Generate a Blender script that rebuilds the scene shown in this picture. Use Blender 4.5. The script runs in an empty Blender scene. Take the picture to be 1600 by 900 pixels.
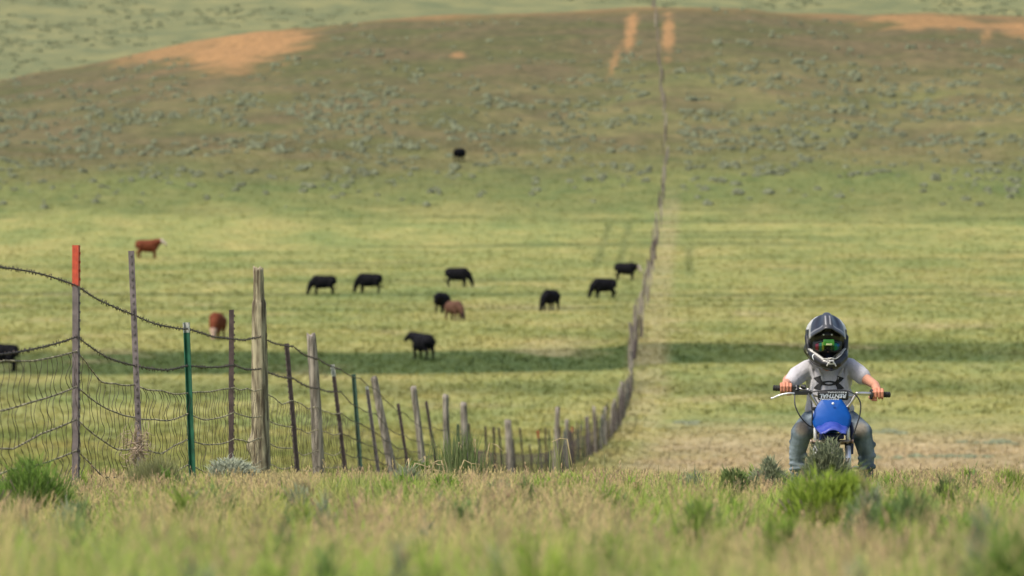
import bpy, bmesh, math, random
import numpy as np
from mathutils import Vector, Matrix, Euler
from mathutils.bvhtree import BVHTree

R = math.radians
random.seed(7)
rng = np.random.default_rng(11)
S = bpy.context.scene
COL = S.collection

# ------------------------------------------------------------------ camera
# the origin of the world is the camera's eye; +Y is the viewing direction
cd = bpy.data.cameras.new('camera')
cam = bpy.data.objects.new('camera', cd); COL.objects.link(cam)
cd.sensor_width = 36; cd.lens = 200
cd.clip_start = 0.5; cd.clip_end = 12000
cam.location = (0, 0, 0)
cam.rotation_euler = (R(90 - 0.548), 0, 0)
cd.dof.use_dof = True; cd.dof.focus_distance = 39.0; cd.dof.aperture_fstop = 6.0
S.camera = cam

# ------------------------------------------------------------------ light
SUN_EL, SUN_AZ = 58.0, -60.0      # azimuth from +Y towards +X
w = bpy.data.worlds.new('World'); S.world = w; w.use_nodes = True
nt = w.node_tree
bg = nt.nodes['Background']
sky = nt.nodes.new('ShaderNodeTexSky'); sky.sky_type = 'NISHITA'; sky.sun_disc = False
sky.sun_elevation = R(SUN_EL); sky.sun_rotation = R(SUN_AZ)
sky.air_density = 1.2; sky.dust_density = 4.0
nt.links.new(sky.outputs[0], bg.inputs[0]); bg.inputs[1].default_value = 0.085
sl = bpy.data.lights.new('sun', 'SUN'); sl.energy = 1.75; sl.angle = R(11); sl.color = (1.0, .93, .82)
sun = bpy.data.objects.new('sun', sl); COL.objects.link(sun)
sd = Vector((math.sin(R(SUN_AZ)) * math.cos(R(SUN_EL)), math.cos(R(SUN_AZ)) * math.cos(R(SUN_EL)), math.sin(R(SUN_EL))))
# the sun stands behind the camera's left shoulder
sd = Vector((-0.42, -0.30, 0.86)).normalized()
sun.rotation_euler = sd.to_track_quat('Z', 'Y').to_euler()
sky.sun_elevation = math.asin(sd.z); sky.sun_rotation = math.atan2(sd.x, sd.y)
S.view_settings.view_transform = 'Standard'; S.view_settings.look = 'None'
S.view_settings.gamma = 1; S.view_settings.use_curve_mapping = False
S.view_settings.exposure = 1.13
S.render.engine = 'CYCLES'
S.cycles.use_denoising = True
S.cycles.max_bounces = 6; S.cycles.transparent_max_bounces = 8
S.cycles.caustics_reflective = False; S.cycles.caustics_refractive = False

# ------------------------------------------------------------------ helpers
def lin(c):
    return tuple((x / 12.92 if x <= .04045 else ((x + .055) / 1.055) ** 2.4) for x in (v / 255 for v in c))

def tag(o, label=None, cat=None, group=None, kind=None):
    if label: o['label'] = label
    if cat: o['category'] = cat
    if group: o['group'] = group
    if kind: o['kind'] = kind
    return o

def empty(name, loc=(0, 0, 0), rot=(0, 0, 0), parent=None):
    o = bpy.data.objects.new(name, None); COL.objects.link(o)
    o.location = loc; o.rotation_euler = rot; o.parent = parent
    o.empty_display_size = .1
    return o

def link(name, me, mat=None, parent=None, loc=None):
    o = bpy.data.objects.new(name, me); COL.objects.link(o)
    if mat is not None:
        me.materials.clear(); me.materials.append(mat)
    if parent is not None: o.parent = parent
    if loc is not None: o.location = loc
    return o

def mesh_arrays(name, V, F, col=None, smooth=False, attr='Col'):
    """V (n,3); F list of (m,k) index arrays"""
    me = bpy.data.meshes.new(name)
    V = np.asarray(V, dtype=np.float32)
    if not isinstance(F, (list, tuple)): F = [F]
    F = [np.asarray(f, dtype=np.int32) for f in F if len(f)]
    me.vertices.add(len(V)); me.vertices.foreach_set('co', V.ravel())
    nl = sum(f.size for f in F); npoly = sum(len(f) for f in F)
    me.loops.add(nl); me.polygons.add(npoly)
    me.loops.foreach_set('vertex_index', np.concatenate([f.ravel() for f in F]))
    tot = np.concatenate([np.full(len(f), f.shape[1], dtype=np.int32) for f in F])
    st = np.concatenate([[0], np.cumsum(tot)[:-1]]).astype(np.int32)
    me.polygons.foreach_set('loop_start', st)
    try: me.polygons.foreach_set('loop_total', tot)
    except Exception: pass
    if smooth: me.polygons.foreach_set('use_smooth', np.ones(npoly, dtype=bool))
    if col is not None:
        a = me.color_attributes.new(attr, 'FLOAT_COLOR', 'POINT')
        c = np.asarray(col, dtype=np.float32)
        if c.shape[1] == 3: c = np.hstack([c, np.ones((len(c), 1), dtype=np.float32)])
        a.data.foreach_set('color', c.ravel())
    me.update(calc_edges=True); me.validate()
    return me

# value noise in numpy -------------------------------------------------
_tab = np.random.default_rng(3).random((256, 256))
def vnoise(x, y, seed=0):
    x = np.asarray(x, float) + seed * 17.31; y = np.asarray(y, float) + seed * 9.77
    xi = np.floor(x).astype(int); yi = np.floor(y).astype(int)
    fx = x - xi; fy = y - yi
    fx = fx * fx * (3 - 2 * fx); fy = fy * fy * (3 - 2 * fy)
    a = _tab[xi & 255, yi & 255]; b = _tab[(xi + 1) & 255, yi & 255]
    c = _tab[xi & 255, (yi + 1) & 255]; d = _tab[(xi + 1) & 255, (yi + 1) & 255]
    return (a * (1 - fx) + b * fx) * (1 - fy) + (c * (1 - fx) + d * fx) * fy
def fbm(x, y, seed=0, octv=3):
    s = 0; a = .5; t = 0
    for k in range(octv):
        s = s + a * vnoise(x * 2 ** k, y * 2 ** k, seed + k * 5); t += a; a *= .5
    return s / t
def sstep(a, b, x):
    t = np.clip((x - a) / (b - a), 0, 1); return t * t * (3 - 2 * t)

# materials --------------------------------------------------------------
def new_mat(name):
    m = bpy.data.materials.new(name); m.use_nodes = True
    n = m.node_tree.nodes; l = m.node_tree.links
    return m, n, l, n['Principled BSDF']

def mat(name, rgb, rough=.6, metal=0, noise=0, nscale=20, bump=0, bscale=60, spec=.5, coat=0, rgb2=None, stretch=(1, 1, 1), sheen=0, lo_=.33):
    m, n, l, p = new_mat(name)
    p.inputs['Roughness'].default_value = rough; p.inputs['Metallic'].default_value = metal
    p.inputs['Specular IOR Level'].default_value = spec
    if coat: p.inputs['Coat Weight'].default_value = coat; p.inputs['Coat Roughness'].default_value = .08
    c1 = tuple(rgb) + (1,)
    p.inputs['Base Color'].default_value = c1
    tc = n.new('ShaderNodeTexCoord'); mp = n.new('ShaderNodeMapping'); mp.inputs['Scale'].default_value = stretch
    l.new(tc.outputs['Object'], mp.inputs[0])
    if noise or rgb2:
        nz = n.new('ShaderNodeTexNoise'); nz.inputs['Scale'].default_value = nscale; nz.inputs['Detail'].default_value = 5
        l.new(mp.outputs[0], nz.inputs['Vector'])
        rp = n.new('ShaderNodeValToRGB'); rp.color_ramp.elements[0].position = lo_; rp.color_ramp.elements[1].position = 1 - lo_
        c2 = tuple(rgb2) + (1,) if rgb2 else tuple(min(1, v * (1 + noise)) for v in rgb) + (1,)
        cc = c1 if rgb2 else tuple(v * (1 - noise) for v in rgb) + (1,)
        rp.color_ramp.elements[0].color = cc; rp.color_ramp.elements[1].color = c2
        l.new(nz.outputs[0], rp.inputs[0]); l.new(rp.outputs[0], p.inputs['Base Color'])
    if bump:
        nb = n.new('ShaderNodeTexNoise'); nb.inputs['Scale'].default_value = bscale; nb.inputs['Detail'].default_value = 4
        l.new(mp.outputs[0], nb.inputs['Vector'])
        b = n.new('ShaderNodeBump'); b.inputs['Strength'].default_value = 1; b.inputs['Distance'].default_value = bump
        l.new(nb.outputs[0], b.inputs['Height']); l.new(b.outputs[0], p.inputs['Normal'])
    return m

def col_mat(name, rough=.6, trans=0.0, attr='Col', spec=.3, noise=0, nscale=30, bump=0, bscale=80, coat=0):
    """colour from the mesh's own colour attribute (what each piece is made of)"""
    m, n, l, p = new_mat(name)
    p.inputs['Roughness'].default_value = rough; p.inputs['Specular IOR Level'].default_value = spec
    if coat: p.inputs['Coat Weight'].default_value = coat; p.inputs['Coat Roughness'].default_value = .1
    a = n.new('ShaderNodeAttribute'); a.attribute_name = attr
    src = a.outputs['Color']
    tc = n.new('ShaderNodeTexCoord')
    if noise:
        nz = n.new('ShaderNodeTexNoise'); nz.inputs['Scale'].default_value = nscale; nz.inputs['Detail'].default_value = 4
        l.new(tc.outputs['Object'], nz.inputs['Vector'])
        mr = n.new('ShaderNodeMapRange'); mr.inputs[1].default_value = .3; mr.inputs[2].default_value = .7
        mr.inputs[3].default_value = 1 - noise; mr.inputs[4].default_value = 1 + noise
        l.new(nz.outputs[0], mr.inputs[0])
        mx = n.new('ShaderNodeVectorMath'); mx.operation = 'SCALE'
        l.new(src, mx.inputs[0]); l.new(mr.outputs[0], mx.inputs['Scale']); src = mx.outputs[0]
    l.new(src, p.inputs['Base Color'])
    if bump:
        nb = n.new('ShaderNodeTexNoise'); nb.inputs['Scale'].default_value = bscale; nb.inputs['Detail'].default_value = 4
        l.new(tc.outputs['Object'], nb.inputs['Vector'])
        b = n.new('ShaderNodeBump'); b.inputs['Distance'].default_value = bump
        l.new(nb.outputs[0], b.inputs['Height']); l.new(b.outputs[0], p.inputs['Normal'])
    if trans:
        geo = n.new('ShaderNodeNewGeometry'); v1 = n.new('ShaderNodeVectorMath'); v1.operation = 'SCALE'; v1.inputs['Scale'].default_value = .45
        v2 = n.new('ShaderNodeVectorMath'); v2.operation = 'ADD'; v2.inputs[1].default_value = (0, 0, .8)
        v3 = n.new('ShaderNodeVectorMath'); v3.operation = 'NORMALIZE'
        l.new(geo.outputs['Normal'], v1.inputs[0]); l.new(v1.outputs[0], v2.inputs[0]); l.new(v2.outputs[0], v3.inputs[0]); l.new(v3.outputs[0], p.inputs['Normal'])
        t = n.new('ShaderNodeBsdfTranslucent'); l.new(src, t.inputs[0])
        ms = n.new('ShaderNodeMixShader'); ms.inputs[0].default_value = trans
        l.new(p.outputs[0], ms.inputs[1]); l.new(t.outputs[0], ms.inputs[2])
        l.new(ms.outputs[0], n['Material Output'].inputs[0])
    return m

# ------------------------------------------------------------------ terrain
FP = 8889.0
_D = np.array([-400, -60, 0, 5, 8, 12, 20, 30, 34, 36, 38, 42, 50, 60, 75, 90, 120, 150, 165, 180, 205, 222, 240, 258, 275, 290, 303, 355, 400, 462, 510, 545, 577, 600, 620, 650, 680, 710, 740, 780, 820, 870, 1000, 1150, 1300, 1600, 2500, 4500, 7000], float)
_Z = np.array([-3, -1.2, -.85, -.84, -.88, -1.02, -1.30, -1.53, -1.62, -1.66, -1.70, -1.82, -2.2, -2.66, -3.36, -4.1, -5.5, -6.66, -7.05, -7.39, -7.96, -8.12, -7.97, -7.40, -6.96, -6.46, -5.97, -4.87, -3.78, -2.03, .86, 3.99, 7.1, 9.6, 12.2, 16.0, 19.5, 23.2, 26.6, 30.3, 32.3, 31.5, 30, 38, 52, 90, 210, 420, 600], float)
_g = np.arange(-400, 7000, .5)
_z0 = np.interp(_g, _D, _Z)
def _sm(a, s):
    k = np.exp(-.5 * (np.arange(-4 * s, 4 * s + 1) / s) ** 2); k /= k.sum()
    return np.convolve(np.pad(a, (4 * s, 4 * s), 'edge'), k, 'valid')
_za, _zb, _zc = _sm(_z0, 3), _sm(_z0, 14), _sm(_z0, 40)
w1 = sstep(45, 90, _g); w2 = sstep(250, 420, _g) * (1 - .75 * sstep(740, 780, _g) * (1 - sstep(900, 950, _g)))
_zs = _za * (1 - w1) + w1 * (_zb * (1 - w2) + _zc * w2)
def terrain(X, D):
    X = np.asarray(X, float); D = np.asarray(D, float)
    z = np.interp(D, _g, _zs)
    # the hill's crest drops away towards the left
    g = np.interp(X, [-400, -110, -72, -54, -36, -18, 0, 20, 60, 90, 400], [.0, .42, .60, .74, .87, .95, .985, 1, .99, .95, .7])
    hill = np.clip(z - 7.1, 0, None)
    m = sstep(560, 600, D) * (1 - sstep(900, 1150, D))
    z = z - hill * (1 - g) * m
    # roll of the land
    far = sstep(120, 260, D)
    z = z + far * ((fbm(X / 45, D / 60, 2) - .5) * .9) * (1 - .4 * sstep(250, 560, D))
    z = z + sstep(540, 640, D) * (fbm(X / 9, D / 22, 4) - .5) * 1.0
    z = z + sstep(560, 640, D) * (1 - sstep(900, 950, D)) * (vnoise(X / 17, D / 300, 8) - .5) * 1.6
    z = z + sstep(900, 1400, D) * (fbm(X / 120, D / 300, 6) - .5) * 26 * sstep(900, 1900, D)
    z = z + (1 - far) * (fbm(X / 1.1, D / 1.1, 1) - .5) * .05 * sstep(-20, 5, D)
    return z

FENCE_D = np.array([16, 28, 34, 60, 92, 120, 145, 162, 180, 205, 222, 258, 290, 355, 420, 480, 570, 650, 760, 830])
FENCE_X = np.array([-3.07, -2.76, -2.60, -1.92, -1.06, -.36, .65, 1.28, 2.02, 3.2, 4.0, 5.4, 6.2, 8.1, 10.2, 12.1, 15.4, 17.2, 19.2, 20.6])
def fence_x(D): return np.interp(D, FENCE_D, FENCE_X)

# masks: R bare pink soil, G dark green: richer grass plus the bank's shade painted in, B brown sage hillside, A orange scars
def masks(X, D):
    n1 = fbm(X / 6, D / 9, 21); n2 = fbm(X / 2.2, D / 3.5, 22); n3 = fbm(X / 20, D / 26, 23)
    fx = fence_x(D)
    right = sstep(.2, 2.6, X - fx)
    dirt = right * sstep(120, 150, D) * (1 - sstep(205, 246, D + (n1 - .5) * 36)) * np.clip(.50 + n1 * .8, 0, 1)
    dirt = np.maximum(dirt, .35 * sstep(.62, .8, n1) * sstep(230, 260, D) * (1 - sstep(330, 500, D)))
    strip = sstep(-.6, .3, X - fx) * (1 - sstep(1.2, 2.2, X - fx)) * sstep(120, 160, D) * (1 - sstep(520, 560, D))
    dirt = np.maximum(dirt, .40 * strip * np.clip(n2 * 1.6, 0, 1))
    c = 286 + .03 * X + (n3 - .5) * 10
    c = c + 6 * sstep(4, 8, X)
    lush_and_shade = sstep(0, 1, (D - (c - 9)) / 3) * (1 - sstep(0, 1, (D - (c + 10)) / 7)) * (1.25 + .5 * (n1 - .5)) * np.interp(X, [-30, -15, 6, 12, 26], [.55, .85, 1, .72, .60])  # dark band: the bank's shaded side painted as darker green
    lush_and_shade = np.maximum(lush_and_shade, .45 * sstep(0, 6, D - 258) * (1 - sstep(268, 276, D)) )
    lush_and_shade = np.maximum(lush_and_shade, .55 * sstep(500, 535, D + (n1 - .5) * 30) * (1 - sstep(570, 590, D)))
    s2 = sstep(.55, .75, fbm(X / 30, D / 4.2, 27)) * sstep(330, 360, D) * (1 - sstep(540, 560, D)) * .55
    lush_and_shade = np.maximum(lush_and_shade, s2)
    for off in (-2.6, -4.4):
        lush_and_shade = np.maximum(lush_and_shade, .5 * (1 - sstep(.15, .5, abs(X - fx - off))) * sstep(430, 455, D) * (1 - sstep(500, 520, D)))
    lush_and_shade = np.maximum(lush_and_shade, .45 * (1 - sstep(.15, .5, abs(X - fx - 2.9))) * sstep(410, 425, D) * (1 - sstep(470, 490, D)))
    lush_and_shade = np.maximum(lush_and_shade, .25 * (1 - sstep(.3, 1.2, abs(X - fx + 1.2))) * sstep(255, 330, D) * (1 - sstep(470, 500, D)))
    brown = sstep(548, 588, D + (n3 - .5) * 34 + (n1 - .5) * 20) * (1 - sstep(880, 930, D))
    green = np.interp(X, [-80, -10, 12, 22, 80], [.40, .2, .5, .9, .75]) * (1 - sstep(640, 720, D))
    brown = brown * (1 - .30 * np.clip(green * (.4 + 1.3 * sstep(.38, .68, n1)), 0, .85))
    e = (n2 - .5) * 1.0 + (n1 - .5) * .9
    def ell(cx, cy, rx, ry, sh=0): return 1 - sstep(.55, 1.25, np.sqrt(((X - cx - sh * (D - cy)) / rx) ** 2 + ((D - cy) / ry) ** 2) + e * .8)
    sc = np.maximum.reduce([ell(-35, 742, 8.5, 50), .8 * ell(-43, 772, 12, 32), ell(15.5, 742, .8, 34, .032), .6 * ell(12.3, 690, .45, 22, .05),
                            .9 * ell(20.2, 735, .8, 38, .030), .85 * ell(57, 772, 9, 24), .9 * ell(69, 755, 5, 24), .6 * ell(63, 752, .8, 26, .1), .8 * ell(-6.7, 703, .9, 5)])
    crest = .42 * sstep(765, 800, D) * (1 - sstep(850, 880, D)) * (.6 + n1)
    sc = np.clip(np.maximum(sc, crest), 0, 1) * (1 - sstep(860, 890, D))
    return np.stack([dirt, np.clip(lush_and_shade, 0, 1), brown, sc], -1)

def field_material(name, trans=0.0, bump=True, varattr=False):
    """pasture colour by world position; shared by the ground and the grass that grows on it"""
    m, n, l, p = new_mat(name)
    p.inputs['Roughness'].default_value = .85; p.inputs['Specular IOR Level'].default_value = .15
    geo = n.new('ShaderNodeNewGeometry'); at = n.new('ShaderNodeAttribute'); at.attribute_name = 'Mask'
    sep = n.new('ShaderNodeSeparateColor'); l.new(at.outputs['Color'], sep.inputs[0])
    def noise(sc, det=4, st=(1, 1, 1)):
        mp = n.new('ShaderNodeMapping'); mp.inputs['Scale'].default_value = st
        l.new(geo.outputs['Position'], mp.inputs[0])
        z = n.new('ShaderNodeTexNoise'); z.inputs['Scale'].default_value = sc; z.inputs['Detail'].default_value = det
        z.inputs['Roughness'].default_value = .6
        l.new(mp.outputs[0], z.inputs['Vector']); return z.outputs[0]
    def ramp(src, stops):
        r = n.new('ShaderNodeValToRGB'); e = r.color_ramp.elements
        e[0].position, e[0].color = stops[0][0], tuple(stops[0][1]) + (1,)
        e[1].position, e[1].color = stops[1][0], tuple(stops[1][1]) + (1,)
        for s in stops[2:]:
            k = e.new(s[0]); k.color = tuple(s[1]) + (1,)
        l.new(src, r.inputs[0]); return r.outputs[0]
    def mix(f, a, b, mode='MIX'):
        x = n.new('ShaderNodeMix'); x.data_type = 'RGBA'; x.blend_type = mode
        if isinstance(f, float): x.inputs[0].default_value = f
        else: l.new(f, x.inputs[0])
        l.new(a, x.inputs[6]); l.new(b, x.inputs[7]); return x.outputs[2]
    big = noise(.11, 5, (1, .55, 1)); mid = noise(.6, 5, (1, .4, 1)); fine = noise(3.5, 5)
    base = ramp(big, [(.34, (.178, .212, .066)), (.66, (.288, .268, .092)), (.5, (.238, .246, .078))])
    tint = ramp(mid, [(.30, (.76, .82, .80)), (.70, (1.22, 1.16, 1.2)), (.5, (1, 1, 1))])
    base = mix(1.0, base, tint, 'MULTIPLY')
    lush_and_shade_col = ramp(mid, [(.3, (.042, .070, .018)), (.7, (.075, .102, .028))])  # dark green for richer grass and for the bank's painted shade
    base = mix(sep.outputs[1], base, lush_and_shade_col)
    # the slope beyond the crest is grey-green with scrub
    sx = n.new('ShaderNodeSeparateXYZ'); l.new(geo.outputs['Position'], sx.inputs[0])
    fr = n.new('ShaderNodeMapRange'); fr.inputs[1].default_value = 860; fr.inputs[2].default_value = 960; l.new(sx.outputs['Y'], fr.inputs[0])
    farc = ramp(big, [(.35, (.122, .140, .066)), (.65, (.205, .200, .086))])
    base = mix(fr.outputs[0], base, farc)
    dirtc = ramp(mid, [(.3, (.32, .26, .145)), (.7, (.44, .335, .195))])
    base = mix(sep.outputs[0], base, dirtc)
    hill = ramp(mid, [(.3, (.068, .064, .028)), (.7, (.132, .112, .056)), (.5, (.098, .088, .043))])
    hill2 = ramp(noise(.07, 4), [(.38, (.88, 1.0, .74)), (.60, (1.14, 1.03, 1.0))])
    hill = mix(1.0, hill, hill2, 'MULTIPLY')
    base = mix(sep.outputs[2], base, hill)
    scar = ramp(noise(1.1, 5, (1, .5, 1)), [(.3, (.20, .118, .048)), (.7, (.38, .215, .088))])
    base = mix(at.outputs['Alpha'], base, scar)
    if not varattr:
        t2 = ramp(fine, [(.3, (.72, .72, .72)), (.7, (1.25, 1.25, 1.25))])
        base = mix(1.0, base, t2, 'MULTIPLY')
    else:
        a2 = n.new('ShaderNodeAttribute'); a2.attribute_name = 'Col'
        base = mix(1.0, base, a2.outputs['Color'], 'MULTIPLY')
        v1 = n.new('ShaderNodeVectorMath'); v1.operation = 'SCALE'; v1.inputs['Scale'].default_value = .35
        v2 = n.new('ShaderNodeVectorMath'); v2.operation = 'ADD'; v2.inputs[1].default_value = (0, 0, .9)
        v3 = n.new('ShaderNodeVectorMath'); v3.operation = 'NORMALIZE'
        l.new(geo.outputs['Normal'], v1.inputs[0]); l.new(v1.outputs[0], v2.inputs[0]); l.new(v2.outputs[0], v3.inputs[0]); l.new(v3.outputs[0], p.inputs['Normal'])
    l.new(base, p.inputs['Base Color'])
    if bump:
        b = n.new('ShaderNodeBump'); b.inputs['Distance'].default_value = .12; b.inputs['Strength'].default_value = .8
        l.new(fine, b.inputs['Height']); l.new(b.outputs[0], p.inputs['Normal'])
    if trans:
        t = n.new('ShaderNodeBsdfTranslucent'); l.new(base, t.inputs[0])
        ms = n.new('ShaderNodeMixShader'); ms.inputs[0].default_value = trans
        l.new(p.outputs[0], ms.inputs[1]); l.new(t.outputs[0], ms.inputs[2])
        l.new(ms.outputs[0], n['Material Output'].inputs[0])
    return m

def build_ground():
    rows = np.concatenate([np.arange(-400, -20, 20), np.arange(-20, 0, 1.0), np.arange(0, 70, .35), np.arange(70, 150, 1.0),
                           np.arange(150, 940, .9), np.arange(940, 2600, 8), np.arange(2600, 7000, 100)])
    t = np.linspace(-1, 1, 421)
    s = np.sign(t) * (.55 * abs(t) + .45 * abs(t) ** 6)          # denser in the middle
    half = np.where(rows < 0, 40 + 1.5 * abs(rows), 12 + .24 * rows)
    half = np.maximum(half, 12)
    X = s[None, :] * half[:, None] * (1 + 2.2 * abs(s[None, :]) ** 8)
    D = np.repeat(rows[:, None], len(t), 1)
    Z = terrain(X, D)
    V = np.stack([X, D, Z], -1).reshape(-1, 3)
    nr, nc = X.shape
    i = (np.arange(nr - 1)[:, None] * nc + np.arange(nc - 1)[None, :]).ravel()
    F = np.stack([i, i + 1, i + nc + 1, i + nc], -1)
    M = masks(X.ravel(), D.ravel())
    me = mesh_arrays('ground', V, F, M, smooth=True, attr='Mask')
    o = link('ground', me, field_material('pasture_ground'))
    tag(o, kind='structure')
build_ground()
def gz(x, d): return float(terrain(np.array([x]), np.array([d]))[0])
def PX(px, D): return (px - 800) * D / FP          # sideways metres of a thing seen at column px, D metres off
def PZ(py, D): return -(py - 365) * D / FP

# ------------------------------------------------------------------ grass
def blades(P, h, lean, yaw, wid, c_root, c_tip, twist=None):
    """P (n,3) roots -> arrays of blades of 5 verts / 1 quad + 1 tri"""
    n = len(P)
    d = np.stack([np.cos(yaw), np.sin(yaw)], -1)
    tw = yaw + math.pi / 2 if twist is None else twist
    s = np.stack([np.cos(tw), np.sin(tw), np.zeros(n)], -1) * (wid / 2)[:, None]
    up = np.array([0, 0, 1.0])
    mid = P + up * (h * .55)[:, None]; mid[:, :2] += d * (lean * .32)[:, None]
    tip = P + up * h[:, None]; tip[:, :2] += d * lean[:, None]
    V = np.empty((n, 5, 3)); V[:, 0] = P - s; V[:, 1] = P + s; V[:, 2] = mid + s * .8; V[:, 3] = mid - s * .8; V[:, 4] = tip
    C = np.empty((n, 5, 3)); C[:, 0] = C[:, 1] = c_root; C[:, 2] = C[:, 3] = (c_root + c_tip) / 2; C[:, 4] = c_tip
    b = np.arange(n)[:, None] * 5
    return V.reshape(-1, 3), [b + np.array([0, 1, 2, 3]), b + np.array([3, 2, 4])], C.reshape(-1, 3)

def combine(parts):
    Vs, Qs, Ts, Cs = [], [], [], []; off = 0
    for V, F, C in parts:
        Vs.append(V); Cs.append(C)
        for f in F:
            (Qs if f.shape[1] == 4 else Ts).append(f + off)
        off += len(V)
    F = []
    if Qs: F.append(np.concatenate(Qs))
    if Ts: F.append(np.concatenate(Ts))
    return np.concatenate(Vs), F, np.concatenate(Cs)

GRASS = col_mat('grass_blades', rough=.6, trans=.5, spec=.2)
def gh(D):   # height of the sward with distance (thin by the fence line)
    return np.interp(D, [4, 9, 12, 20, 27, 32, 35, 38, 42, 60, 90, 130], [.34, .34, .33, .29, .235, .19, .155, .10, .075, .085, .11, .14])

CLEAR = []
for (px_, D_, rx_, l_, k_) in ((55, 28.6, .33, 6, .45), (-28, 27, .25, 5, .5), (352, 41.2, .26, 5, .35), (252, 37.2, .25, 3, .5), (1203, 34.6, .18, 4, .6), (1292, 33.6, .28, 5, .6), (1150, 32, .12, 4, .6),
                        (1275, 24, .30, 7, .55), (1420, 23, .24, 5, .6), (1095, 20, .15, 4, .6), (1210, 17.5, .14, 4, .6), (840, 9.3, .2, 3, .5), (1575, 12.5, .14, 3, .6), (660, 44, .2, 5, .4), (722, 47, .4, 8, .4), (1475, 28.5, .12, 4, .6)):
    CLEAR.append(((px_ - 800) * D_ / FP, D_, rx_, l_, k_))
def clear(X, D):
    f = np.ones(len(X)) * (.66 + .75 * fbm(X / .28, D / 2.2, 47, 2)) * (1 + .55 * sstep(.4, 1.6, X * 36 / np.maximum(D, 1)))
    for (cx, cd_, rx_, l_, k_) in CLEAR:
        xc = cx * D / cd_
        m = (1 - sstep(.8, 1.5, abs(X - xc) / rx_)) * sstep(-l_ - 1.5, -l_ + .5, D - cd_) * (1 - sstep(.1, .5, D - cd_))
        f = np.minimum(f, 1 - m * (1 - (k_ * .4 + .6 * .9)))
    return f
def scatter(d0, d1, dens, side):
    """points over a band of ground, a little wider than the view"""
    nmax = int(dens * (d1 - d0) * (2 * (.092 * d1 + side)))
    D = rng.uniform(d0, d1, nmax); X = rng.uniform(-1, 1, nmax) * (.092 * d1 + side)
    k = abs(X) < (.092 * D + side)
    return X[k], D[k]

TAN = np.array([.52, .42, .20]); PINK = np.array([.50, .36, .21]); GRN = np.array([.21, .30, .055]); BRIGHT = np.array([.24, .40, .035])
OLIVE = np.array([.37, .37, .10]); SAGE = np.array([.165, .185, .115]); STRAW = np.array([.40, .33, .185])
def sward_colour(X, D, n):
    k_ = np.clip(D / 24, .45, 1.4); a = fbm(X / .30, D / 3.6, 31, 2)[:, None]; b = fbm(X / .20, D / 2.8, 33, 2)[:, None]; c = fbm(X / .26, D / 3.4, 35, 2)[:, None]
    r = rng.random((n, 1))
    col = OLIVE * (1 - sstep(.42, .54, a)) + GRN * 1.1 * sstep(.42, .54, a)
    t = .9 * sstep(.52, .60, c + (r - .5) * .12)
    col = col * (1 - t) + TAN * t
    t = sstep(.56, .64, b) * sstep(.1, .4, r) * .9
    col = col * (1 - t) + BRIGHT * t
    t = (r < .05).astype(float)
    col = col * (1 - t) + SAGE * t
    return col * rng.uniform(.72, 1.3, (n, 1))

def build_sward():
    parts = []
    for d0, d1, dens, side in ((5.5, 12, 900, .8), (12, 22, 900, 1.0), (22, 30, 800, 1.5), (30, 40, 640, 2.0), (40, 52, 260, 3.0), (52, 75, 110, 4.0)):
        X, D = scatter(d0, d1, dens, side)
        # tussocks: pull points together and vary the height with them
        tus = fbm(X / .22, D / .22, 41)
        k = tus + rng.uniform(-.25, .25, len(X)) > .40
        X, D, tus = X[k], D[k], tus[k]
        n = len(X)
        P = np.stack([X, D, terrain(X, D) - .01], -1)
        hv = (.45 + 1.1 * tus) * rng.uniform(.55, 1.1, n)
        hh = gh(D) * hv * clear(X, D) * (.82 + .36 * fbm(X / .7, D / 2.5, 43))
        yaw = rng.uniform(0, 2 * math.pi, n)
        lean = hh * rng.uniform(.15, 1.15, n)
        wid = rng.uniform(.005, .011, n) * (1 + .35 * (D < 12))
        c = sward_colour(X, D, n)
        tipc = c * .85 + TAN * .22
        parts.append(blades(P, hh, lean, yaw, wid, c * .92, tipc))
    V, F, C = combine(parts)
    o = link('grass', mesh_arrays('grass', V, F, C), GRASS)
    tag(o, 'knee-high mixed green and tan grass covering the foreground rise', 'grass', kind='stuff')
build_sward()

def build_forbs():
    g = np.random.default_rng(77); parts = []
    cols = [((.13, .22, .035), (.26, .40, .05)), ((.10, .17, .05), (.20, .29, .09)), ((.18, .22, .12), (.32, .36, .22)), ((.33, .27, .13), (.52, .42, .22)), ((.16, .24, .04), (.32, .42, .07))]
    for i in range(150):
        D = 8.5 + 27 * g.random() ** .8; X = g.uniform(-1, 1) * (.094 * D + .3); rx = g.uniform(.05, .15) * (.6 + D / 40)
        h = float(gh(np.array([D]))[0]) * g.uniform(.85, 1.22) * (1 + .18 * (X > .8))
        c1, c2 = cols[g.integers(0, 5)]
        parts.append(shrub_arrays(rx, rx * 1.3, h, int(260 + 900 * rx / .1 * .6), g.uniform(.03, .06), g.uniform(.005, .009), c1, c2, g.uniform(.2, .9), 500 + i, base=(X, D, gz(X, D)), lobes=4))
    V, F, C = combine(parts)
    tag(link('forbs', mesh_arrays('forbs', V, F, C), GRASS), 'low leafy weeds of mixed greens growing through the foreground grass', 'weeds', kind='stuff')
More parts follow.
